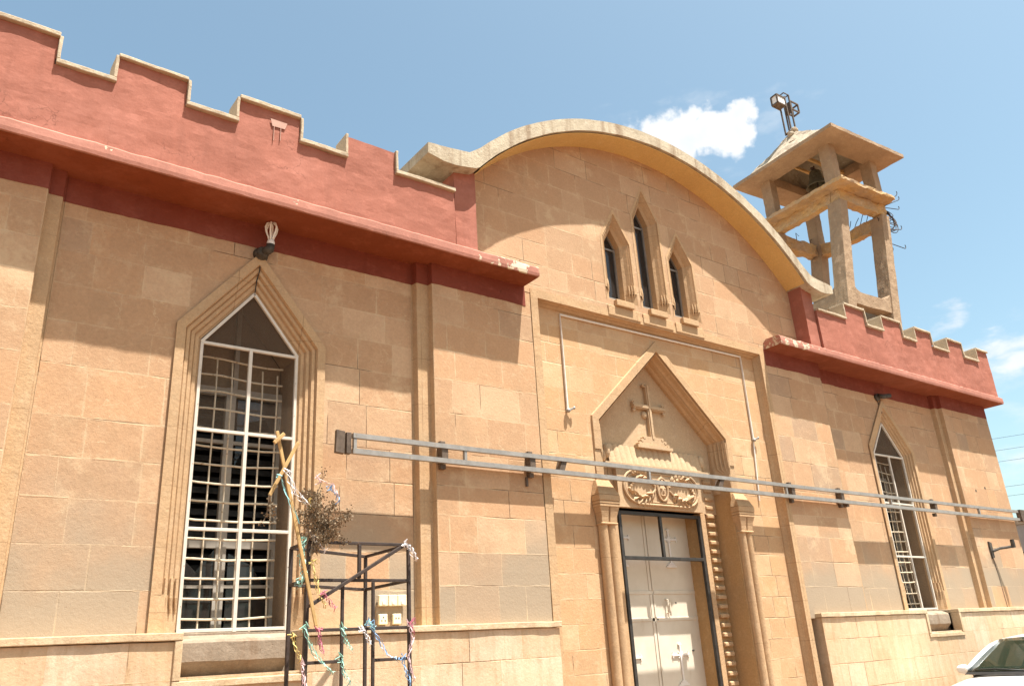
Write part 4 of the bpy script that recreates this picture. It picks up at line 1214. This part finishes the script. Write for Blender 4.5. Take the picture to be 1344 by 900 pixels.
m = MB(); m.tube([(0, -.03, -.04), (.12, -.10, .0), (.30, -.25, .02)], .022, 8); m.tube([(.29, -.25, -.0), (.29, -.25, .13)], .035, 8); m.build('arm', M['holder'], cb)
m = MB(); m.tube([(.0, -.008, -.15), (.04, -.008, -.5), (.06, -.008, -.93)], .004, 5); m.build('loose_cable', M['cable'], cb)
# switches and sockets
sw = tag(empty('switch_board', (-3.825, YB - .014, 1.985)), 'brown backing board behind the switches and sockets', 'board')
m = MB(); m.box(-.115, .125, 0, .013, -.085, .105); m.build('board', simple('brown_board', (.30, .21, .13), .7, .1), sw, bevel=.003)
for i, (x, lb) in enumerate(((-3.885, 'leftmost of three cream wall switches in a row'), (-3.792, 'middle one of three cream wall switches in a row'), (-3.702, 'rightmost of three cream wall switches in a row'))):
    s = tag(empty('light_switch', (x, YB - .015, 2.12)), lb + ' beside the window', 'light switch', 'switches by the window')
    MB().box(-.043, .043, -.034, -.0, -.046, .046).build('plate', M['plastic'], s, bevel=.006)
    MB().box(-.012, .012, -.043, -.0345, -.034, -.004).build('rocker', M['bulb'], s, bevel=.003)
for x, lb in ((-3.888, 'three hole wall socket under the left switch'), (-3.753, 'two hole wall socket under the right switches')):
    s = tag(empty('wall_socket', (x, YB - .015, 1.965)), 'cream ' + lb, 'socket', 'sockets under the switches')
    MB().box(-.04, .04, -.036, -.0, -.043, .043).build('plate', M['plastic'], s, bevel=.006)
    h = MB()
    for hx_, hz_ in (((0, .015), (-.016, -.012), (.016, -.012)) if x < -3.8 else ((-.014, .006), (.014, .006))): h.box(hx_ - .005, hx_ + .005, -.0375, -.0365, hz_ - .006, hz_ + .006)
    h.build('holes', M['dark'], s)
ch = tag(empty('hanging_cord', (1.24, YC, 2.0)), 'thin dark doubled cord hanging beside the right portal column', 'cord')
m = MB(); m.tube([(0, -.02, .02), (.0, -.02, -.3), (-.01, -.02, -.68)], .0045, 5); m.tube([(.012, -.022, .0), (.012, -.02, -.4), (-.004, -.02, -.68)], .003, 5); m.lump((.002, -.02, .02), .012, .012, .018); m.lump((-.008, -.02, -.68), .012, .012, .025)
m.build('cord', M['cable'], ch)
dh = MB()
for x, z in ((7.44, 3.81), (7.80, 3.88)): dh.tube([(x, -.001, z), (x, -.004, z)], .022, 7)
dh.build_each('bullet_hole', M['dark'], church)

# ------------------------------------------------------------------ dark steel stand with ribbons, cross and dry branches
st = tag(empty('metal_stand', (-4.65, -.75, 0)), 'open dark steel box stand hung with ribbons before the church wall', 'stand')
so2 = Vector((-4.65, -.75, 0))
FL, FR_, BR, BL = Vector((-5.045, -1.0, 0)), Vector((-4.255, -1.0, 0)), Vector((-4.262, -.31, 0)), Vector((-5.035, -.66, 0))


def sbar(name, a, b, w=.022):
    m = MB(); m.bar(Vector(a) - so2, Vector(b) - so2, w); return m.build(name, M['stand_steel'], st, bevel=.003)


def at(p, z): return (p.x, p.y, z)


for p in (FL, FR_, BR, BL): sbar('post', at(p, 0.02), at(p, 2.43), .025)
for z in (2.43, 2.172):
    for a, b in ((FL, FR_), (FR_, BR), (BR, BL), (BL, FL)): sbar('crossbar', at(a, z), at(b, z))
for z in (1.845, .9, .15): sbar('crossbar', at(FL, z), at(FR_, z))
for z in (.9, .15):
    for a, b in ((FR_, BR), (BR, BL), (BL, FL)): sbar('crossbar', at(a, z), at(b, z))
f1 = FL.lerp(FR_, .33); f2 = FL.lerp(FR_, .63)
for p in (f1, f2): sbar('upright', at(p, .15), at(p, 2.16), .021)
sbar('upright', at(FL.lerp(FR_, .49), 2.185), at(FL.lerp(FR_, .49), 2.42), .024)
b1 = BL.lerp(BR, .2); sbar('upright', at(b1, .15), at(b1, 2.16), .024)
sbar('crossbar', at(FL, 1.64), at(f1, 1.64), .022); sbar('crossbar', at(f2, 1.635), at(FR_, 1.635), .022)
sbar('brace', (-5.04, -1.03, 2.0), (-4.33, -1.03, 2.41), .024); sbar('brace', (-5.05, -.98, 1.985), (-4.30, -.975, 2.425), .018)

wc = tag(empty('wooden_cross', (-5.02, -1.07, 1.86)), 'leaning yellow wooden cross tied to the top of the stand', 'wooden cross')
w0 = Vector((-5.02, -1.07, 1.86))
for nm, a, b, w in (('upright', (-5.005, -1.07, 1.87), (-5.345, -1.09, 3.17), .024), ('crossbar', (-5.385, -1.115, 2.71), (-5.195, -1.115, 3.10), .024), ('short_bar', (-5.372, -1.118, 3.075), (-5.302, -1.118, 3.15), .026)):
    m = MB(); m.bar(Vector(a) - w0, Vector(b) - w0, w, w * .6, (0, 1, 0)); m.build(nm, M['wood'], wc, bevel=.004)

# dry branches
db = tag(empty('dried_branches', (-5.03, -1.02, 2.42)), 'bunch of dried brown leafy twigs tied upright on the stand', 'dried plant')
tw = MB(); lf = MB(); rnd = random.Random(17)


def twig(p, d, ln, r, lev):
    pts = [p]; d = d.normalized(); n = 6
    for i in range(n):
        d = (d + Vector((rnd.uniform(-.22, .22), rnd.uniform(-.22, .22), rnd.uniform(-.16, .12)))).normalized(); pts.append(pts[-1] + d * ln / n)
    tw.tube(pts, [r * (1 - .12 * i) for i in range(n + 1)], 4)
    for i in range(1, n + 1):
        if lev < 2:
            for _ in range(2 if lev == 0 else 1):
                if rnd.random() < .62: twig(pts[i], d + Vector((rnd.uniform(-.9, .9), rnd.uniform(-.9, .9), rnd.uniform(-.5, .6))), ln * rnd.uniform(.3, .5), r * .55, lev + 1)
        for _ in range(lev if lev else 0):
            q = pts[i] + Vector((rnd.uniform(-.02, .02), rnd.uniform(-.02, .02), rnd.uniform(-.02, .02)))
            a = Vector((rnd.uniform(-1, 1), rnd.uniform(-1, 1), rnd.uniform(-1, .6))).normalized(); b = a.cross(Vector((rnd.random(), rnd.random(), .3))).normalized()
            l_ = rnd.uniform(.010, .022); w_ = l_ * .36
            lf.poly([q, q + a * l_ * .5 + b * w_, q + a * l_, q + a * l_ * .5 - b * w_])


for i in range(9):
    twig(Vector((rnd.uniform(-.06, .02), rnd.uniform(-.04, .04), rnd.uniform(-.10, .05))), Vector((rnd.uniform(-.12, .42), rnd.uniform(-.3, .3), 1)), rnd.uniform(.18, .31), .0058, 0)
twig(Vector((.0, 0, .25)), Vector((.5, 0, .9)), .30, .004, 1)
for i in range(4): twig(Vector((.03, 0, .12)), Vector((rnd.uniform(.2, .8), rnd.uniform(-.3, .3), rnd.uniform(-.5, .0))), rnd.uniform(.14, .22), .003, 1)
tw.build('twigs', M['twig'], db); lf.build('leaves', M['leaf'], db)
sp = tag(empty('dried_sprig', (-5.39, -1.12, 2.70)), 'small dried sprig hanging from the lower end of the wooden cross arm', 'dried sprig')
tw = MB(); lf = MB(); twig(Vector((0, 0, .02)), Vector((-.1, 0, -1)), .17, .004, 1); twig(Vector((0.01, 0, .0)), Vector((.15, 0, -1)), .12, .004, 1)
tw.build('twigs', M['twig'], sp); lf.build('leaves', M['leaf'], sp)

RIB = {'teal green': (.32, .56, .47), 'white': (.74, .70, .70), 'pale pink': (.70, .50, .50), 'blue': (.25, .42, .66), 'yellow': (.62, .47, .17), 'magenta': (.48, .14, .20), 'turquoise': (.28, .53, .54)}
RM = {}
for k_, c_ in RIB.items(): RM[k_] = simple('ribbon_' + k_.replace(' ', '_'), c_, .6, .12, sc=40)


def ribbon(pts, colour, label, strands=3, seed=0, curl=.012, y=-1.03):
    rnd = random.Random(seed * 13 + 5)
    m = MB()
    P0 = [Vector((x, y, z)) for x, z in pts]; org = P0[0]
    for s in range(strands):
        path = []
        for i in range(len(P0) - 1):
            n = 7
            for q in range(n):
                t = q / n; p = P0[i].lerp(P0[i + 1], t)
                ph = (i * n + q) * .48 + s * 1.7
                path.append(p + Vector((math.sin(ph) * curl * rnd.uniform(.3, 1.2), -abs(math.cos(ph)) * curl - .004 * s, math.cos(ph * .7) * curl * .5)) + Vector((rnd.uniform(-.003, .003), 0, rnd.uniform(-.003, .003))))
        path.append(P0[-1] + Vector((rnd.uniform(-.025, .025), 0, rnd.uniform(-.03, .03))))
        # flat strip that twists
        w = rnd.uniform(.0025, .0048); A, B = [], []
        for i, p in enumerate(path):
            a = i * .35 + s; off = Vector((math.cos(a), math.sin(a) * .8, .25 * math.sin(a))) * w
            A.append(p + off - org); B.append(p - off - org)
        m.loft([A, B])
    for _ in range(4):      # the knot
        q = Vector((rnd.uniform(-.02, .02), rnd.uniform(-.03, .01), rnd.uniform(-.018, .018)))
        m.tube([q, q + Vector((rnd.uniform(-.03, .03), rnd.uniform(-.02, .0), rnd.uniform(-.02, .03))), q + Vector((rnd.uniform(-.03, .03), 0, rnd.uniform(-.03, .01)))], .0035, 5)
    o_ = m.build('ribbon', RM[colour], None); o_.location = org
    return tag(o_, label, 'ribbon', 'ribbons tied to the stand')


ribbon([(-5.07, 1.87), (-5.03, 1.74), (-4.93, 1.62), (-4.86, 1.57)], 'teal green', 'long teal green ribbon trailing right from the front left post', 4, 1)
ribbon([(-4.80, 1.86), (-4.77, 1.76), (-4.72, 1.70)], 'teal green', 'short teal green ribbon on the first upright of the middle bar', 4, 2)
ribbon([(-4.59, 1.88), (-4.52, 1.78), (-4.46, 1.66), (-4.38, 1.635)], 'blue', 'long blue and white ribbon hanging from second upright', 3, 3)
ribbon([(-4.60, 1.89), (-4.555, 1.84)], 'turquoise', 'turquoise bow on top of the long blue ribbon', 4, 4)
ribbon([(-4.27, 1.86), (-4.25, 1.76), (-4.29, 1.64), (-4.24, 1.48)], 'pale pink', 'pale pink ribbon wound down the right front post', 4, 5)
ribbon([(-4.26, 1.87), (-4.24, 1.80)], 'magenta', 'magenta bow on the right front post', 4, 6)
ribbon([(-5.08, 1.64), (-5.07, 1.55), (-5.05, 1.46)], 'pale pink', 'pale pink ribbon low on the left front post', 4, 7)
ribbon([(-4.80, 1.655), (-4.78, 1.56), (-4.74, 1.50)], 'teal green', 'teal green ribbon low on the first upright', 4, 8)
ribbon([(-5.16, 1.83), (-5.12, 1.72), (-5.09, 1.65)], 'yellow', 'yellow ribbon hanging left of the stand near the window sill', 3, 9)
ribbon([(-4.32, 2.43), (-4.26, 2.40), (-4.22, 2.32)], 'white', 'white frayed ribbon on the top right corner of the stand', 6, 10, .02)
ribbon([(-5.03, 2.28), (-5.0, 2.16), (-4.97, 2.05), (-4.93, 2.0)], 'yellow', 'yellow ribbon twisted along the foot of wooden cross', 4, 11)
ribbon([(-4.95, 2.09), (-4.90, 2.03), (-4.85, 1.97)], 'magenta', 'magenta ribbon below the upper left crossbar', 4, 12)
ribbon([(-4.34, 1.64), (-4.30, 1.55), (-4.27, 1.46)], 'blue', 'blue ribbon hanging from lower right crossbar', 3, 13)
ribbon([(-4.655, 1.86), (-4.61, 1.79), (-4.58, 1.72)], 'white', 'white ribbon between the two uprights of the middle bar', 4, 14)
ribbon([(-5.10, 2.44), (-5.12, 2.34), (-5.09, 2.22), (-5.14, 2.12)], 'teal green', 'teal green ribbon tangle at the top left corner of stand', 7, 15, .025)
ribbon([(-4.97, 1.86), (-4.96, 1.76), (-4.93, 1.68)], 'magenta', 'magenta ribbon behind the long teal green one', 4, 16)
ribbon([(-5.06, 2.50), (-5.0, 2.42), (-4.93, 2.36)], 'white', 'white ribbon tied round the foot of the dried twigs', 4, 17)
ribbon([(-5.02, 2.86), (-4.92, 2.83), (-4.86, 2.74)], 'pale pink', 'pink ribbon looped in the top of the dried twigs', 4, 18, y=-1.06)
ribbon([(-4.93, 2.80), (-4.87, 2.76), (-4.86, 2.70)], 'blue', 'blue ribbon among the dried twigs', 3, 19, y=-1.06)
ribbon([(-5.08, 2.70), (-5.05, 2.62)], 'yellow', 'yellow bow among the dried twigs', 3, 20, y=-1.06)
ribbon([(-5.29, 2.88), (-5.22, 2.74), (-5.12, 2.65)], 'white', 'white and pink ribbon hanging from the upper arm of wooden cross', 5, 21, .02, y=-1.14)
ribbon([(-5.335, 2.85), (-5.29, 2.75), (-5.19, 2.55)], 'turquoise', 'turquoise string knotted where the cross arms meet', 2, 22, .008, y=-1.14)

# ------------------------------------------------------------------ white car parked along the wall
car = tag(empty('parked_car', (5.0, -1.22, 0)), 'white saloon car parked nose towards the camera beside the church wall', 'car')
kp = NT('white_car_paint'); kp.fin((.80, .80, .79), .22, .5); kp.b.inputs['Coat Weight'].default_value = .6; M['car'] = kp.m
kg = NT('windscreen_glass'); kg.fin((.010, .022, .014), .03, .5); kg.b.inputs['Alpha'].default_value = .72; M['wind'] = kg.m
M['tyre'] = simple('tyre_rubber', (.02, .02, .02), .85, .2); M['trimblack'] = simple('black_trim', (.02, .02, .02), .5, .2)
M['seat'] = simple('dark_seat_fabric', (.045, .03, .028), .9, .2); M['rim'] = simple('alloy_rim', (.45, .45, .46), .35, .1, metal=.8); M['lamp'] = glass_mat('lamp_glass', (.6, .62, .64), .9, .1)
HWc = .87
# body: stations along the car (x forward is -x); (x, half width, sill z, shoulder z, centre z)
ST = [(-1.95, .58, .36, .52, .54), (-1.90, .70, .26, .60, .64), (-1.75, .80, .22, .70, .75), (-1.35, .855, .20, .80, .87), (-.85, .87, .20, .88, .965), (-.35, .87, .20, .94, 1.03), (-.18, .87, .20, .955, 1.055), (.6, .875, .20, .96, 1.0), (1.4, .875, .20, .97, 1.0), (2.1, .865, .22, .98, 1.04), (2.5, .82, .26, .98, 1.03), (2.68, .74, .34, .92, .95), (2.72, .60, .42, .80, .82)]
bd = MB(); rings = []
for x, hw, z0, zs, zc in ST:
    half = [(0, zc), (hw * .35, zc - .004), (hw * .68, zs + (zc - zs) * .72), (hw * .88, zs + (zc - zs) * .35), (hw * .975, zs - .01), (hw, zs - .14), (hw * .995, (z0 + zs) / 2 - .05), (hw * .97, z0 + .08), (hw * .92, z0)]
    ring = [(x, -y, z) for y, z in half[::-1]] + [(x, y, z) for y, z in half[1:]]
    rings.append(ring)
bd.loft(rings); bd.poly(rings[0]); bd.poly(rings[-1])
b_ = bd.build('body', M['car'], car, smooth=True); md = b_.modifiers.new('sub', 'SUBSURF'); md.levels = 1; md.render_levels = 2
# roof panel and pillars; windscreen base corner (-.25, +-.72, 1.085) up to (.45, +-.54, 1.445)
rf_ = MB(); rings = []
for x, hw, z in ((.40, .555, 1.436), (.47, .565, 1.452), (.62, .575, 1.472), (.95, .585, 1.492), (1.3, .58, 1.488), (1.62, .565, 1.455), (1.70, .55, 1.44)):
    rings.append([(x, hw * s, z - .050 * abs(s) ** 2.6) for s in (-1.02, -1, -.85, -.5, 0, .5, .85, 1, 1.02)])
rf_.loft(rings)
ro = rf_.build('roof', M['car'], car, smooth=True); md = ro.modifiers.new('solid', 'SOLIDIFY'); md.thickness = .03; md = ro.modifiers.new('sub', 'SUBSURF'); md.levels = 1; md.render_levels = 2
for sy in (-1, 1):
    m = MB()
    path = [(-.27, sy * .755, 1.075), (-.16, sy * .725, 1.14), (.02, sy * .675, 1.245), (.25, sy * .61, 1.36), (.42, sy * .563, 1.405), (.62, sy * .562, 1.428)]
    m.tube(path, [.030, .034, .034, .032, .03, .028], 10)
    m.tube([(1.6, sy * .56, 1.42), (1.95, sy * .66, 1.22), (2.2, sy * .72, 1.02)], [.03, .05, .07], 8); m.build_each('pillar', M['car'], car, smooth=True)
    m = MB(); m.tube([(.72, sy * .56, 1.42), (.75, sy * .70, 1.15), (.76, sy * .76, .97)], .03, 8); m.build('door_pillar', M['trimblack'], car, smooth=True)
    m = MB(); m.poly([(-.16, sy * .74, 1.05), (.7, sy * .765, 1.0), (.68, sy * .575, 1.41), (.42, sy * .575, 1.385)]); m.poly([(.8, sy * .765, 1.0), (1.9, sy * .735, 1.03), (1.6, sy * .57, 1.4), (.77, sy * .575, 1.41)])
    
    for g_ in m.build_each('side_glass', M['wind'], car): md = g_.modifiers.new('solid', 'SOLIDIFY'); md.thickness = .005
    # mirror
    m = MB(); m.lump((-.05, sy * .90, 1.085), .055, .105, .062, 14, 9); mo_ = m.build('mirror', M['car'], car, smooth=True)
    MB().lump((.012, sy * .90, 1.085), .02, .09, .05, 12, 7).tube([(-.06, sy * .78, 1.03), (-.05, sy * .86, 1.05)], .022, 8).build('mirror_mount', M['trimblack'], mo_, smooth=True)
ws = MB(); rings = []
for t in [i / 8 for i in range(9)]:
    row = []
    for s in [-1 + .2 * i for i in range(11)]:
        hw = .735 + (.548 - .735) * t; x = -.30 + .75 * t - .16 * (1 - s * s) * (1 - .7 * t); z = 1.065 + .378 * t + .02 * (1 - s * s) * t + .012 * math.sin(math.pi * t)
        row.append((x, s * hw, z))
    rings.append(row)
ws.loft(rings); g_ = ws.build('windscreen', M['wind'], car, smooth=True); md = g_.modifiers.new('solid', 'SOLIDIFY'); md.thickness = .005
m = MB(); m.loft([[(p[0] - .05, p[1] * 1.03, p[2] - .035) for p in rings[0]], [(p[0] - .004, p[1] * 1.0, p[2] - .004) for p in rings[0]], [(p[0] + .03, p[1], p[2] + .003) for p in rings[0]]])
m.tube([(-.46, -.1, 1.07), (-.40, .3, 1.092), (-.32, .62, 1.085)], .009, 6); m.build('cowl', M['trimblack'], car, smooth=True)
m = MB(); m.box(-.28, .35, -.68, .68, .80, 1.02); m.lump((.22, -.36, .98), .18, .22, .10); m.box(-.3, 2.3, -.76, .76, .25, .30); m.build('dashboard', M['trimblack'], car)
for sy in (-.36, .36):
    for sx in (.85, 1.85):
        m = MB(); m.box(sx - .1, sx + .35, sy - .25, sy + .25, .35, .62)
        m.loft([[(sx + .28 + q * .16, sy - w, .6 + q * .62), (sx + .28 + q * .16, sy + w, .6 + q * .62), (sx + .40 + q * .13, sy + w * .9, .6 + q * .62), (sx + .40 + q * .13, sy - w * .9, .6 + q * .62)] for q, w in ((0, .25), (.5, .26), (.85, .24), (1, .17))], close=True)
        m.lump((sx + .46, sy, 1.30), .07, .14, .085, 12, 8); m.build('seat', M['seat'], car, bevel=.03)
MB().box(.46, 1.66, -.54, .54, 1.395, 1.405).build('headliner', M['seat'], car)
m = MB(); m.tube([(.42 + .06 * math.cos(a), -.36 + .19 * math.sin(a), 1.0 + .15 * math.cos(a)) for a in [i * math.pi / 12 for i in range(25)]], .014, 6); m.build('steering_wheel', M['trimblack'], car)
m = MB(); m.box(.33, .36, -.10, .10, 1.33, 1.38); m.box(.42, .45, .15, .50, 1.37, 1.41); m.build('inside_mirror', M['trimblack'], car, bevel=.01)
for sx in (-1.22, 1.5):
    for sy in (-1, 1):
        m = MB(); m.tube([(sx, sy * .66, .31), (sx, sy * .68, .31), (sx, sy * .85, .31), (sx, sy * .872, .31)], [.28, .31, .31, .28], 28); w_ = m.build('wheel', M['tyre'], car, smooth=True)
        MB().tube([(sx, sy * .86, .31), (sx, sy * .879, .31)], [.21, .18], 20).build('rim', M['rim'], w_)
for sy in (-1, 1):
    MB().lump((-1.72, sy * .62, .62), .16, .17, .075, 14, 8).build('headlight', M['lamp'], car, smooth=True)
MB().lump((-1.90, 0, .52), .06, .34, .06, 14, 8).build('grille', M['trimblack'], car); MB().lump((-1.90, 0, .32), .06, .5, .05, 14, 8).build('air_intake', M['trimblack'], car)
bp = MB(); bp.box(-1.975, -1.965, -.26, .26, .40, .50); bp.build('number_plate', M['bulb'], car)

# ------------------------------------------------------------------ surroundings
g = MB(); g.poly([(-400, -400, 0), (400, -400, 0), (400, 400, 0), (-400, 400, 0)]); tag(g.build('ground', M['dust']), None, None, None, 'structure')
g = MB(); g.poly([(-60, -16, .004), (60, -16, .004), (60, -2.6, .004), (-60, -2.6, .004)]); tag(g.build('road', M['asphalt']), None, None, None, 'structure')
hb = tag(empty('distant_building', (52, 14.5, 0)), 'plain grey flat roofed building far beyond the right end of the church', 'building')
m = MB(); m.box(-4, 4, -3, 9, 0, 7.4); wb = m.build('wall', plain_stone('grey_render', (.36, .33, .29), (.32, .29, .26), (.4, .37, .33)), hb)
m = MB(); m.box(-4.1, 4.1, -3.1, 9.1, 7.41, 7.7); m.build('roof_edge', M['concrete'], hb)
m = MB()
for k in range(3): m.box(-4.03, -3.98, -2 + k * 3.2, -.8 + k * 3.2, 4.2, 5.8)
m.build_each('window', M['dark'], hb)
WL = [('uppermost thin power line in the sky right of the church', 9.21, 9.02), ('second thin power line from the top right of the church', 8.68, 8.52), ('middle thin power line right of the church', 8.25, 8.0), ('second thin power line from the bottom right of the church', 7.11, 7.02), ('lowest thin power line right of the church', 6.72, 6.64)]
for lb, z0, z1 in WL:
    a = Vector((29.70, 8.52, z0)); b = Vector((30.10, 7.5, z1)); d = b - a
    p0 = a - d * 60; p1 = b + d * 60
    pts = []
    for i in range(25):
        t = i / 24; p = p0.lerp(p1, t); p.z = z0 + (z1 - z0) * .5 + (t - .5) * (z1 - z0) * 6 * .3 + ((t - .5) ** 2) * 2.5
        pts.append(p - p0)
    m = MB(); m.tube(pts, .007, 5); o_ = m.build('power_line', M['cable']); o_.location = p0
    tag(o_, lb, 'power line', 'power lines beyond the church')
